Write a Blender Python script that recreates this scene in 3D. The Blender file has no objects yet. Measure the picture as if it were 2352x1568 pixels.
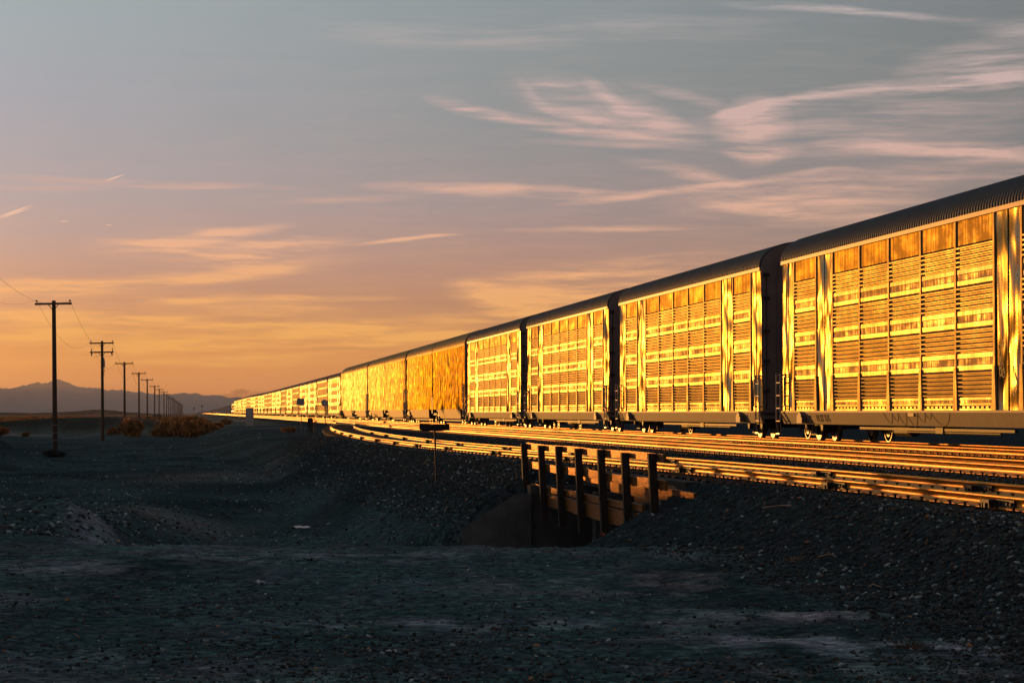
import bpy, math, random
import numpy as np
from mathutils import Vector, Matrix
random.seed(7); RNG = np.random.default_rng(7)
S = bpy.context.scene
C = S.collection
F = 5920.0          # focal length in the 2352-px wide reading of the photograph
ZC = 0.80           # camera height above the rail tops
HY = 947.0          # horizon row in the same reading
TH = -0.12432       # track direction: dX per dY
CH = 1/math.sqrt(1+TH*TH)

def PX(x, y, Y):
    return Vector(((x-1176)*Y/F, Y, ZC+(HY-y)*Y/F))
def XB(Y): return 12.601 + TH*Y                  # near rail of the middle track
def XP(p, Y): return XB(Y) - p/CH                # point p metres left of it

def srgb(r, g, b):
    f = lambda c: (c/255/12.92) if c/255 <= .04045 else ((c/255+.055)/1.055)**2.4
    return (f(r), f(g), f(b), 1)

# ------------------------------------------------------------------ objects
def tag(o, label=None, cat=None, group=None, kind=None):
    if label: o['label'] = label
    if cat: o['category'] = cat
    if group: o['group'] = group
    if kind: o['kind'] = kind
    return o

def empty(name, loc=(0, 0, 0), rz=0, **k):
    o = bpy.data.objects.new(name, None); C.objects.link(o)
    o.location = loc; o.rotation_euler = (0, 0, rz); o.empty_display_size = .3
    return tag(o, **k)

def link(name, me, mats, parent=None, loc=(0, 0, 0), rot=(0, 0, 0), **k):
    o = bpy.data.objects.new(name, me); C.objects.link(o)
    if not isinstance(mats, (list, tuple)): mats = [mats]
    if not me.materials:
        for m in mats: me.materials.append(m)
    o.parent = parent; o.location = loc; o.rotation_euler = rot
    return tag(o, **k)

class MB:
    def __init__(s): s.v = []; s.f = []; s.m = []; s.cur = 0
    def add(s, vs, fs):
        n = len(s.v); s.v += [tuple(v) for v in vs]
        s.f += [tuple(i+n for i in f) for f in fs]; s.m += [s.cur]*len(fs)
        return s
    def box(s, x0, x1, y0, y1, z0, z1, M=None):
        vs = [Vector((x, y, z)) for x in (x0, x1) for y in (y0, y1) for z in (z0, z1)]
        if M: vs = [M @ v for v in vs]
        return s.add(vs, [(0, 1, 3, 2), (4, 6, 7, 5), (0, 4, 5, 1), (2, 3, 7, 6), (0, 2, 6, 4), (1, 5, 7, 3)])
    def tube(s, a, b, r, r2=None, n=8, caps=True):
        a, b = Vector(a), Vector(b); r2 = r if r2 is None else r2
        d = (b-a).normalized(); u = d.orthogonal().normalized(); w = d.cross(u)
        vs = []
        for k in range(n):
            t = 2*math.pi*k/n; q = u*math.cos(t)+w*math.sin(t)
            vs += [a+q*r, b+q*r2]
        fs = [(2*k, 2*((k+1) % n), 2*((k+1) % n)+1, 2*k+1) for k in range(n)]
        if caps:
            fs.append(tuple(2*k for k in reversed(range(n)))); fs.append(tuple(2*k+1 for k in range(n)))
        return s.add(vs, fs)
    def prism(s, poly, axis, a, b):
        """poly: list of 2D points; extruded along axis 0/1/2 from a to b"""
        def mk(p, t):
            q = list(p); q.insert(axis, t); return tuple(q)
        n = len(poly)
        vs = [mk(p, a) for p in poly]+[mk(p, b) for p in poly]
        fs = [(k, (k+1) % n, (k+1) % n+n, k+n) for k in range(n)]
        fs += [tuple(reversed(range(n))), tuple(range(n, 2*n))]
        return s.add(vs, fs)
    def strip(s, prof, axis, a, b, closed=False):
        def mk(p, t):
            q = list(p); q.insert(axis, t); return tuple(q)
        n = len(prof)
        vs = [mk(p, a) for p in prof]+[mk(p, b) for p in prof]
        fs = [(k, k+1, k+1+n, k+n) for k in range(n-1)]
        return s.add(vs, fs)
    def mesh(s, name, smooth=False):
        me = bpy.data.meshes.new(name); me.from_pydata(s.v, [], s.f)
        me.polygons.foreach_set('material_index', s.m)
        import bmesh
        bm = bmesh.new(); bm.from_mesh(me); bmesh.ops.recalc_face_normals(bm, faces=bm.faces); bm.to_mesh(me); bm.free()
        if smooth: me.polygons.foreach_set('use_smooth', [True]*len(me.polygons))
        me.update(); return me
    def build(s, name, mats, parent=None, smooth=False, **k):
        return link(name, s.mesh(name, smooth), mats, parent, **k)

def np_mesh(name, V, Fc, col=None, smooth=False):
    me = bpy.data.meshes.new(name)
    n, m, k = len(V), len(Fc), Fc.shape[1]
    me.vertices.add(n); me.vertices.foreach_set('co', V.astype(np.float32).ravel())
    me.loops.add(m*k); me.loops.foreach_set('vertex_index', Fc.astype(np.int32).ravel())
    me.polygons.add(m); me.polygons.foreach_set('loop_start', np.arange(0, m*k, k, dtype=np.int32))
    try: me.polygons.foreach_set('loop_total', np.full(m, k, dtype=np.int32))
    except Exception: pass
    me.update(calc_edges=True)
    if col is not None:
        a = me.color_attributes.new('Col', 'FLOAT_COLOR', 'POINT')
        c4 = np.ones((n, 4), np.float32); c4[:, :3] = col
        a.data.foreach_set('color', c4.ravel())
    if smooth: me.polygons.foreach_set('use_smooth', np.ones(m, dtype=bool))
    return me

def copy_tree(o, parent=None):
    c = o.copy(); C.objects.link(c); c.parent = parent
    for ch in list(o.children): copy_tree(ch, c)
    return c

# ------------------------------------------------------------------ numpy noise
def vnoise(x, y, seed=0):
    xi = np.floor(x).astype(np.int64); yi = np.floor(y).astype(np.int64)
    fx = x-xi; fy = y-yi
    fx = fx*fx*(3-2*fx); fy = fy*fy*(3-2*fy)
    def h(a, b):
        n = (a*374761393+b*668265263+seed*144665) & 0x7fffffff
        n = ((n ^ (n >> 13))*1274126177) & 0x7fffffff
        return ((n ^ (n >> 16)) & 0xffff)/65535.0
    return (h(xi, yi)*(1-fx)+h(xi+1, yi)*fx)*(1-fy)+(h(xi, yi+1)*(1-fx)+h(xi+1, yi+1)*fx)*fy
def fbm(x, y, oct=4, seed=0):
    r = 0; a = .5; t = 0
    for k in range(oct):
        r = r+a*vnoise(x*2**k, y*2**k, seed+k); t += a; a *= .5
    return r/t-.5
def sst(a, b, x):
    t = np.clip((x-a)/(b-a), 0, 1); return t*t*(3-2*t)

# ------------------------------------------------------------------ materials
def mat(name):
    m = bpy.data.materials.new(name); m.use_nodes = True
    nt = m.node_tree; b = nt.nodes['Principled BSDF']
    return m, nt, b
def nd(nt, t, **k):
    n = nt.nodes.new(t)
    for a, v in k.items(): setattr(n, a, v)
    return n
def ramp(nt, fac, stops, interp='LINEAR'):
    r = nd(nt, 'ShaderNodeValToRGB'); cr = r.color_ramp; cr.interpolation = interp
    while len(cr.elements) < len(stops): cr.elements.new(.5)
    for e, (p, c) in zip(cr.elements, stops):
        e.position = p; e.color = c if len(c) == 4 else (*c, 1)
    if fac is not None: nt.links.new(fac, r.inputs[0])
    return r
def noise(nt, vec, scale, detail=4, rough=.55, lac=2.0):
    n = nd(nt, 'ShaderNodeTexNoise'); n.inputs['Scale'].default_value = scale
    n.inputs['Detail'].default_value = detail; n.inputs['Roughness'].default_value = rough
    if vec is not None: nt.links.new(vec, n.inputs['Vector'])
    return n
def mapping(nt, vec, scale=(1, 1, 1), rot=(0, 0, 0), loc=(0, 0, 0), vt='POINT'):
    m = nd(nt, 'ShaderNodeMapping', vector_type=vt)
    m.inputs['Scale'].default_value = scale; m.inputs['Rotation'].default_value = rot; m.inputs['Location'].default_value = loc
    nt.links.new(vec, m.inputs['Vector']); return m.outputs[0]
def math_(nt, op, a, b=None, clamp=False):
    n = nd(nt, 'ShaderNodeMath', operation=op); n.use_clamp = clamp
    for i, v in enumerate((a, b)):
        if v is None: continue
        if isinstance(v, (int, float)): n.inputs[i].default_value = v
        else: nt.links.new(v, n.inputs[i])
    return n.outputs[0]
def mixc(nt, fac, a, b, blend='MIX'):
    n = nd(nt, 'ShaderNodeMix', data_type='RGBA', blend_type=blend)
    for i, v in ((0, fac), (6, a), (7, b)):
        if isinstance(v, (int, float)): n.inputs[i].default_value = v
        elif isinstance(v, tuple): n.inputs[i].default_value = v if len(v) == 4 else (*v, 1)
        else: nt.links.new(v, n.inputs[i])
    return n.outputs[2]
def bump(nt, h, dist, strength=1, normal=None):
    b = nd(nt, 'ShaderNodeBump'); b.inputs['Distance'].default_value = dist; b.inputs['Strength'].default_value = strength
    nt.links.new(h, b.inputs['Height'])
    if normal is not None: nt.links.new(normal, b.inputs['Normal'])
    return b.outputs[0]
def objvec(nt, rnd=True):
    tc = nd(nt, 'ShaderNodeTexCoord'); v = tc.outputs['Object']
    if rnd:
        oi = nd(nt, 'ShaderNodeObjectInfo')
        a = nd(nt, 'ShaderNodeVectorMath', operation='SCALE'); 
        cx = nd(nt, 'ShaderNodeCombineXYZ'); nt.links.new(oi.outputs['Random'], cx.inputs[0]); nt.links.new(oi.outputs['Random'], cx.inputs[2])
        nt.links.new(cx.outputs[0], a.inputs[0]); a.inputs['Scale'].default_value = 87.0
        s = nd(nt, 'ShaderNodeVectorMath', operation='ADD'); nt.links.new(v, s.inputs[0]); nt.links.new(a.outputs[0], s.inputs[1])
        return s.outputs[0], v, oi.outputs['Random']
    return v, v, None

def metal_mat(name, base, rough, wave=0, wscale=(1, 1, 1), dirt=.35, metallic=1, dots=False, rr=.12, bolts=False, edge=(.75, .62, .38, 1)):
    m, nt, b = mat(name); b.inputs['Specular Tint'].default_value = edge
    v, v0, r = objvec(nt)
    n1 = noise(nt, mapping(nt, v, (.5, .5, 1.3)), 1.6, 6, .65)
    n2 = noise(nt, mapping(nt, v, (9, 9, .55)), 1.2, 4, .6)      # rain streaks
    dirtc = tuple(c*.42 for c in base[:3])
    f1 = ramp(nt, n1.outputs[0], [(.35, (0, 0, 0, 1)), (.7, (1, 1, 1, 1))]).outputs[0]
    f2 = ramp(nt, n2.outputs[0], [(.4, (0, 0, 0, 1)), (.75, (1, 1, 1, 1))]).outputs[0]
    f = math_(nt, 'MULTIPLY', math_(nt, 'ADD', f1, f2, True), dirt)
    col = mixc(nt, f, tuple(base), (*dirtc, 1))
    tint = mixc(nt, math_(nt, 'MULTIPLY', r, .6), col, (*(c*.6 for c in base[:3]), 1))
    col = tint
    if bolts:
        sp = nd(nt, 'ShaderNodeSeparateXYZ'); nt.links.new(v0, sp.inputs[0])
        fx = math_(nt, 'ABSOLUTE', math_(nt, 'SUBTRACT', math_(nt, 'FRACT', math_(nt, 'DIVIDE', sp.outputs[0], .62)), .5))
        fz = math_(nt, 'ABSOLUTE', math_(nt, 'SUBTRACT', math_(nt, 'FRACT', math_(nt, 'DIVIDE', sp.outputs[2], .27)), .5))
        dx = math_(nt, 'MULTIPLY', fx, .62); dz = math_(nt, 'MULTIPLY', fz, .27)
        d2 = math_(nt, 'ADD', math_(nt, 'MULTIPLY', dx, dx), math_(nt, 'MULTIPLY', dz, dz))
        k = math_(nt, 'LESS_THAN', d2, .02*.02)
        col = mixc(nt, math_(nt, 'MULTIPLY', k, .8), col, (.03, .02, .015, 1))
    if dots:
        sp = nd(nt, 'ShaderNodeSeparateXYZ'); nt.links.new(v0, sp.inputs[0])
        fx = math_(nt, 'SINE', math_(nt, 'MULTIPLY', sp.outputs[0], 2*math.pi/.065))
        fz = math_(nt, 'SINE', math_(nt, 'MULTIPLY', sp.outputs[2], 2*math.pi/.13))
        k = math_(nt, 'GREATER_THAN', math_(nt, 'MULTIPLY', fx, fz), .45)
        col = mixc(nt, math_(nt, 'MULTIPLY', k, .28), col, (.03, .02, .015, 1))
    nt.links.new(col, b.inputs['Base Color'])
    rg = math_(nt, 'ADD', math_(nt, 'MULTIPLY', f, rr*2), rough)
    nt.links.new(rg, b.inputs['Roughness']); b.inputs['Metallic'].default_value = metallic
    nb = None
    if wave:
        w = noise(nt, mapping(nt, v, wscale), 1.0, .7, .4)
        nb = bump(nt, w.outputs[0], wave)
    fine = noise(nt, v, 22, 3, .6)
    nb = bump(nt, fine.outputs[0], .0025, 1, nb)
    nt.links.new(nb, b.inputs['Normal'])
    return m

def simple_mat(name, c1, c2, scale=3, rough=.8, bd=.01, metallic=0, stretch=(1, 1, 1), spec=.3, rnd=True, detail=6):
    m, nt, b = mat(name)
    v, v0, r = objvec(nt, rnd)
    vv = mapping(nt, v, stretch)
    n = noise(nt, vv, scale, detail, .65)
    r_ = ramp(nt, n.outputs[0], [(.3, c1), (.72, c2)])
    nt.links.new(r_.outputs[0], b.inputs['Base Color'])
    b.inputs['Roughness'].default_value = rough; b.inputs['Metallic'].default_value = metallic
    b.inputs['Specular IOR Level'].default_value = spec
    n2 = noise(nt, vv, scale*5, 4, .6)
    nt.links.new(bump(nt, n2.outputs[0], bd), b.inputs['Normal'])
    return m

GALV = (.60, .47, .24)
M = {}
def E(k, g=.90, b=.66): return (k, k*g, k*b, 1)
M['louvre'] = metal_mat('galvanised_louvre', (.56, .46, .29), .36, .012, (1.2, 1, 2.2), .38, edge=E(.39))
M['band'] = metal_mat('galvanised_perforated', (.50, .41, .27), .36, .022, (1.6, 1, 3.2), .7, dots=True, edge=E(.40), rr=.2)
M['topband'] = metal_mat('weathered_perforated', (.48, .36, .19), .42, .012, (2, 1, .8), .7, dots=True, edge=E(.44, .84, .5))
M['plain'] = metal_mat('galvanised_sheet', (.48, .41, .28), .23, .46, (1.25, 1, .70), .2, bolts=True, edge=E(.30))
M['post'] = metal_mat('galvanised_post', (.44, .36, .24), .44, .012, (1, 1, 1.5), .4, edge=E(.40))
M['wavy'] = metal_mat('rippled_sheet', (.24, .19, .10), .20, .36, (2.2, 1, .75), .35, edge=E(.135, .9, .6))
M['sill'] = simple_mat('brown_sill_paint', (.13, .072, .040), (.22, .13, .078), 1.2, .62, .003, 0, (1.5, 1, .5), .35)
M['sill_pale'] = simple_mat('tan_skirt_paint', (.13, .075, .032), (.21, .13, .06), 1.5, .5, .003, .35, (3, 1, .4), .35)
M['trim'] = simple_mat('eave_trim', (.26, .165, .09), (.36, .24, .14), 1.2, .55, .002, .3)
M['roof'] = simple_mat('slate_roof_paint', (.022, .040, .052), (.042, .068, .082), .9, .6, .002, .0, (1, 1, 1), .10)
M['roof_gold'] = metal_mat('galvanised_roof', (.36, .25, .15), .42, .008, (1, 1, 1), .3)
M['door'] = simple_mat('end_door_paint', (.13, .09, .08), (.20, .145, .125), 1.5, .8, .004)
M['iron'] = simple_mat('dark_underframe_iron', (.012, .010, .009), (.035, .025, .02), 5, .62, .006, .25)
M['wheel'] = simple_mat('worn_wheel_steel', (.05, .035, .028), (.12, .09, .07), 5, .42, .003, .6)
M['tread'] = simple_mat('polished_wheel_tread', (.45, .4, .34), (.6, .55, .48), 5, .3, .001, 1)
M['grab'] = simple_mat('painted_grab_iron', (.35, .25, .15), (.6, .45, .28), 8, .38, .001, .7)
def edge(m, c): m.node_tree.nodes['Principled BSDF'].inputs['Specular Tint'].default_value = c; return m
M['rail'] = simple_mat('rusty_rail', (.42, .19, .035), (.62, .30, .06), 4, .40, .003, .6, (1, .25, 1), .4, rnd=False)
M['railhead'] = simple_mat('worn_railhead', (.50, .31, .10), (.64, .41, .15), 6, .34, .001, .85, (1, .2, 1), .5, rnd=False)
edge(M['rail'], (.46, .31, .11, 1)); edge(M['railhead'], (.50, .38, .19, 1))
M['plate'] = simple_mat('tie_plate_iron', (.02, .015, .012), (.04, .03, .02), 5, .95, .002, 0, (1, 1, 1), .02)

M['tie'] = simple_mat('creosoted_timber', (.008, .007, .006), (.022, .017, .014), 7, .85, .01, 0, (1, 4, 1))
M['wood'] = simple_mat('weathered_board', (.05, .024, .007), (.26, .12, .028), 3.2, .40, .012, .45, (1, .6, 9), .1)
edge(M['wood'], (.85, .45, .12, 1))
M['postwood'] = simple_mat('dark_timber_post', (.018, .012, .009), (.042, .026, .017), 6, .8, .008, 0, (3, 3, .5))
M['pole'] = simple_mat('pole_timber', (.028, .018, .013), (.07, .042, .026), 5, .8, .008, 0, (6, 6, .35))
M['ceramic'] = simple_mat('brown_ceramic', (.02, .012, .01), (.04, .02, .015), 3, .35, .0)
M['wire'] = simple_mat('weathered_wire', (.03, .022, .018), (.05, .04, .03), 3, .6, .0)
M['concrete'] = simple_mat('dark_concrete', (.045, .047, .046), (.085, .085, .08), 2.5, .95, .02, 0, (1, 1, 1), .05)  # tone lowered to put shade into the culvert interior
M['cabinet'] = simple_mat('grey_cabinet_paint', (.34, .29, .25), (.48, .41, .36), 1.6, .6, .002, 0, (1, 1, .4))
M['teal'] = simple_mat('teal_box_paint', (.10, .19, .20), (.15, .26, .27), 3, .6, .001)
M['black'] = simple_mat('black_signal_paint', (.006, .006, .007), (.014, .013, .013), 3, .7, .001)
M['signback'] = simple_mat('aluminium_sign_back', (.30, .25, .24), (.38, .32, .30), 2, .65, .001)
M['signface'] = simple_mat('sign_face', (.70, .58, .54), (.80, .68, .63), 2, .7, .001)
M['letter'] = simple_mat('black_lettering', (.008, .008, .008), (.015, .013, .012), 5, .7, .0)
M['steelpost'] = simple_mat('dark_steel_post', (.02, .016, .014), (.045, .035, .03), 6, .7, .001)
M['white'] = simple_mat('dusty_white', (.35, .35, .34), (.55, .55, .53), 4, .8, .001)
M['red'] = simple_mat('faded_red_plastic', (.75, .10, .03), (.85, .16, .05), 4, .5, .001)
M['drywood'] = simple_mat('dry_stick', (.34, .19, .11), (.60, .36, .21), 8, .75, .001)
M['weed'] = simple_mat('withered_weed', (.10, .065, .04), (.20, .125, .075), 8, .9, .001, 0, (1, 1, 1), .02)
M['loco_y'] = simple_mat('loco_orange_paint', (.20, .08, .02), (.34, .15, .035), 1.5, .4, .001)
M['loco_d'] = simple_mat('loco_dark_paint', (.015, .013, .013), (.035, .03, .027), 1.5, .45, .001)
M['graffiti'] = simple_mat('brown_spray_paint', (.07, .035, .022), (.10, .05, .03), 4, .6, .0)

# ------------------------------------------------------------------ terrain
EY = np.array([-30, 15, 27.5, 46.3, 60, 73, 86.5, 100, 118, 140, 169, 190, 210, 225, 245, 1e6])
EP = np.array([3.7, 3.7, 3.7, 3.95, 4.9, 5.7, 5.95, 5.9, 5.5, 4.8, 3.5, 2.0, .75, .15, 0, 0])
def e_of(Y):
    Y = np.asarray(Y, float); r = 0
    for d in (-9, -6, -3, 0, 3, 6, 9): r = r+np.interp(Y+d, EY, EP)
    return r/7
def zs_of(Y):            # siding rail-top height
    return -.10*(1-sst(140, 235, np.asarray(Y, float)))
def ground(X, Y, detail=True):
    X = np.asarray(X, float); Y = np.asarray(Y, float)
    p = (XB(Y)-X)*CH
    e = e_of(Y)
    gl = np.interp(Y, [0, 33, 44, 58, 78], [-.85, -.85, -1.0, -1.45, -1.75])
    gg = np.interp(Y, [0, 32.2, 33.6, 38, 52, 60, 75, 92], [-.85, -.85, -1.15, -2.3, -2.4, -2.1, -1.95, -1.75])
    G = gl+(gg-gl)*sst(-6.6, -3.9, X-(Y-34)*-.10)
    near = 1-sst(34, 60, Y)
    amp = near*.05+(1-near)*.16
    G = G+amp*fbm(X*.35, Y*.35, 4, 3)+.05*fbm(X*1.7, Y*1.7, 3, 9)*(1-sst(80, 160, Y))
    # mounds, spoil heaps and levees
    def blob(cx, cy, rx, ry, h, rz=0):
        dx, dy = X-cx, Y-cy; c, s = math.cos(rz), math.sin(rz)
        u = (dx*c+dy*s)/rx; w = (-dx*s+dy*c)/ry
        return h*np.exp(-(u*u+w*w)**1.3)
    rough = 1+1.2*fbm(X*.8, Y*.5, 3, 21)
    G = G+blob(-8.2, 43, 1.9, 2.2, .33)*rough
    G = G+blob(-4.3, 34.2, .7, .8, .16)*rough+blob(-5.7, 36, .6, .8, .16)*rough
    r2 = 1+.5*fbm(X*.12, Y*.12, 3, 5)
    G = G+blob(-66, 300, 26, 9, 1.2, -.1)*r2+blob(-47, 298, 9, 8, 1.3)*r2+blob(-60, 262, 10, 8, .35)
    # long levee beyond the plain
    G = G+(4.0+3.4*fbm(X*.02, Y*.004, 5, 8))*np.exp(-((Y-1900)/70)**2)*sst(-285, -310, X)
    G = G+4.6*np.exp(-(((X+290)/34)**2+((Y-1900)/60)**2))*(1+.8*fbm(X*.05, Y*.01, 4, 4))
    # unseen banks added off the left edge to shade the near ground
    t = (X*.342-Y*.94)          # distance back along the sunlight
    lb = np.exp(-((Y-(118+.36*(X+28)))/9)**2)*sst(-21.5, -27, X)
    G = G+lb*(2.8+.5*fbm(X*.2, Y*.2, 3, 33))
    lb2 = np.exp(-((Y-(181+.5*(X+38)))/11)**2)*sst(-35.2, -37.6, X+.2*(Y-180))
    G = G+lb2*(3.0+.5*fbm(X*.2, Y*.2, 3, 34))
    # embankment
    far = sst(105, 165, Y)
    pe = e+1.05
    tb = -.27+.03*far
    zs__ = -.10*(1-sst(140, 235, Y))
    ins = sst(e-2.3, e-2.1, p)*(1-sst(e+.0, e+.25, p))
    tb = tb+(zs__-.148-tb)*ins*(1-sst(120, 200, Y))
    tb = np.where((p < .9) & (p > -8.3), -.182-.03*sst(.35, .9, p), tb)
    bank1 = tb-np.maximum(p-pe, 0)*.58
    sh = np.maximum(p-1.6, 0)
    bank2 = np.where(p < .9, -.182, -.25)-np.minimum(sh, 1.2)*.28-np.clip(sh-1.2, 0, 5)*.03-np.maximum(sh-6.4, 0)*.24
    bank = bank1*(1-far)+bank2*far
    carve = sst(39.2, 42.2, Y)*(1-sst(50.3, 52.2, Y))*sst(e-2.35, e-2.2, p)
    bank = bank-3.2*carve
    right = np.maximum(-(p+8.4), 0)
    bank = np.minimum(bank, -.22-right*.5)
    rip = .05*fbm(X*2.2, Y*2.2, 3, 13)*sst(1.6, 2.6, p-e+1.2)
    k = .18
    hmix = np.clip(.5+.5*(bank-G)/k, 0, 1)
    z = G+(bank-G)*hmix+k*hmix*(1-hmix)
    z = z+rip*(1-sst(100, 150, Y))
    z = np.where(Y > 1500, z+np.minimum((Y-1500)*.0, 0), z)
    return z
def gz(x, y): return float(ground(np.array([x]), np.array([y]))[0])

def ground_colour(X, Y, Z):
    p = (XB(Y)-X)*CH; e = e_of(Y)
    bal = (1-sst(2.0, 3.2, p-e+.25*0))*(1-sst(140, 200, Y))+(1-sst(1.8, 2.8, p))*sst(140, 200, Y)
    bal = np.clip(bal, 0, 1)
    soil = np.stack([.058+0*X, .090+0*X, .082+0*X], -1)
    ballast = np.array([.036, .050, .048])
    n = fbm(X*.5, Y*.22, 4, 44)
    soil = soil*(1+1.3*n)[..., None]
    # paler dusty patches and the track worn in the dirt
    pt = sst(.10, .26, fbm(X*.42+3, Y*.20, 4, 61))*(Y < 60)*.6
    soil = soil+pt[..., None]*np.array([.10, .10, .092])
    for (px_, py_, rx_, ry_, am_, wm_) in ((2.2, 21.0, .75, .45, 1.0, .25), (1.5, 21.4, .6, .35, .5, .2), (3.0, 18.3, 1.5, .7, 1.0, 0), (1.9, 18.9, .8, .4, .6, 0), (.9, 20.2, .8, .5, .55, .1), (-.6, 20.3, 1.3, .5, .6, 0), (.9, 24.5, 1.2, 1.2, .35, .6), (1.9, 26, 1.0, 1.6, .3, .6), (-3.5, 17.5, 1.0, .5, .4, 0), (-2.3, 29.5, 2.2, 1.3, .55, 0), (-4.6, 27.5, 1.4, 1.2, .5, .1), (2.4, 16.6, .9, .35, .6, .3)):
        g__ = np.exp(-(((X-px_)/rx_)**2+((Y-py_)/ry_)**2))*sst(-.16, .14, fbm(X*3.1, Y*1.6, 4, 77))*am_
        soil = soil+g__[..., None]*np.array([.27+.05*wm_, .28-.09*wm_, .265-.14*wm_])
    lip = sst(28.5, 31.5, Y)*(1-sst(32.6, 33.4, Y))*sst(2.2, .4, X)
    soil = soil+lip[..., None]*np.array([.045, .044, .040])
    cx = np.interp(Y, [33, 38, 44, 52], [-5.2, -6.0, -7.2, -9.3])
    path = np.exp(-((X-cx)/.38)**2)*sst(32.5, 34, Y)*(1-sst(47, 52, Y))
    soil = soil+path[..., None]*np.array([.15, .15, .14])
    tn = np.exp(-(((X+12.3)/2.6)**2+((Y-103)/9)**2))+np.exp(-(((X+8.2)/1.5)**2+((Y-62)/4)**2))  # tan tint painted in for sunlit patches by the bank's toe
    soil = soil+tn[..., None]*np.array([.10, .065, .045])
    pb = sst(.08, .2, fbm(X*.09, Y*.05, 3, 71))*sst(180, 230, Y)
    soil = soil+pb[..., None]*np.array([.10, .085, .07])
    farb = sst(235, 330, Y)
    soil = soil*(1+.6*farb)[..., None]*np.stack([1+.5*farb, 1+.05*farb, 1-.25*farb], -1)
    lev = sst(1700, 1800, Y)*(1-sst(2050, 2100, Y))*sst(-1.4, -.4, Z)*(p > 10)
    soil = soil*(1-.10*sst(48, 75, Y)*(1-sst(225, 260, Y)))[..., None]  # soil darkened over the mid plain, standing in for shade
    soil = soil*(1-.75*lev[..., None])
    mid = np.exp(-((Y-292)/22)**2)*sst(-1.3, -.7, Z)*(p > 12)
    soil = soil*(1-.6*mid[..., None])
    c = soil*(1-bal[..., None])+ballast*bal[..., None]
    return np.clip(c, .004, 1)

rows = [-25.0, -15, -8, -3, 1, 4, 7]
y = 9.0
while y < 40000: rows.append(y); y *= (1.0075 if y < 130 else 1.012 if y < 2150 else 1.05)
rows = np.array(rows)
u = np.linspace(-1, 1, 421); u = .30*u+.70*u**3
W = np.where(rows < 2000, 22+.30*np.maximum(rows, 0), 622+.5*(rows-2000))
# denser across the embankment: centre columns between the camera axis and the track
cxr = np.where(rows < 400, -.06*np.maximum(rows, 0)+1.5, -22.5)
Xg = cxr[:, None]+u[None, :]*W[:, None]; Yg = np.repeat(rows[:, None], len(u), 1)
Zg = ground(Xg, Yg)
far = sst(1200, 3000, Yg); Zg = Zg*(1-far)+np.minimum(Zg, -1.75)*far
R_, K_ = Xg.shape
V = np.stack([Xg.ravel(), Yg.ravel(), Zg.ravel()], -1)
idx = np.arange(R_*K_).reshape(R_, K_)
Fq = np.stack([idx[:-1, :-1].ravel(), idx[:-1, 1:].ravel(), idx[1:, 1:].ravel(), idx[1:, :-1].ravel()], -1)
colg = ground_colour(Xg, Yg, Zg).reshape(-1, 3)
m, nt, b = mat('desert_ground')
at = nd(nt, 'ShaderNodeVertexColor', layer_name='Col')
tc = nd(nt, 'ShaderNodeTexCoord')
n3 = noise(nt, tc.outputs['Object'], 5.5, 8, .78); n1 = noise(nt, tc.outputs['Object'], 9, 6, .7); n2 = noise(nt, tc.outputs['Object'], 1.1, 5, .6)
vo = nd(nt, 'ShaderNodeTexVoronoi'); vo.inputs['Scale'].default_value = 16; nt.links.new(tc.outputs['Object'], vo.inputs['Vector'])
hs = ramp(nt, n1.outputs[0], [(.25, (.35, .35, .38, 1)), (.55, (1, 1, 1, 1)), (.8, (2.0, 1.9, 1.75, 1))]).outputs[0]
c = mixc(nt, 1.0, at.outputs[0], hs, 'MULTIPLY')
vc = ramp(nt, vo.outputs['Color'], [(0, (.55, .55, .6, 1)), (.7, (1, 1, 1, 1)), (1, (1.7, 1.6, 1.5, 1))]).outputs[0]
c = mixc(nt, 1.0, c, vc, 'MULTIPLY')
c = mixc(nt, 1.0, c, ramp(nt, n3.outputs[0], [(.33, (.45, .47, .5, 1)), (.52, (1, 1, 1, 1)), (.70, (2.0, 1.9, 1.8, 1))]).outputs[0], 'MULTIPLY')
pur = ramp(nt, n2.outputs[0], [(.4, (.9, 1.05, 1.06, 1)), (.62, (1.15, .95, 1.1, 1))]).outputs[0]
c = mixc(nt, 1.0, c, pur, 'MULTIPLY')
nt.links.new(c, b.inputs['Base Color']); b.inputs['Roughness'].default_value = 1; b.inputs['Specular IOR Level'].default_value = 0
h = math_(nt, 'ADD', math_(nt, 'MULTIPLY', n1.outputs[0], .6), math_(nt, 'MULTIPLY', math_(nt, 'SUBTRACT', 1, vo.outputs['Distance']), .4))
nt.links.new(bump(nt, h, .03), b.inputs['Normal'])
M['ground'] = m
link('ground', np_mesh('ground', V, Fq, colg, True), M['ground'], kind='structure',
     label='dark shaded desert ground with the ballasted railway embankment')

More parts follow.
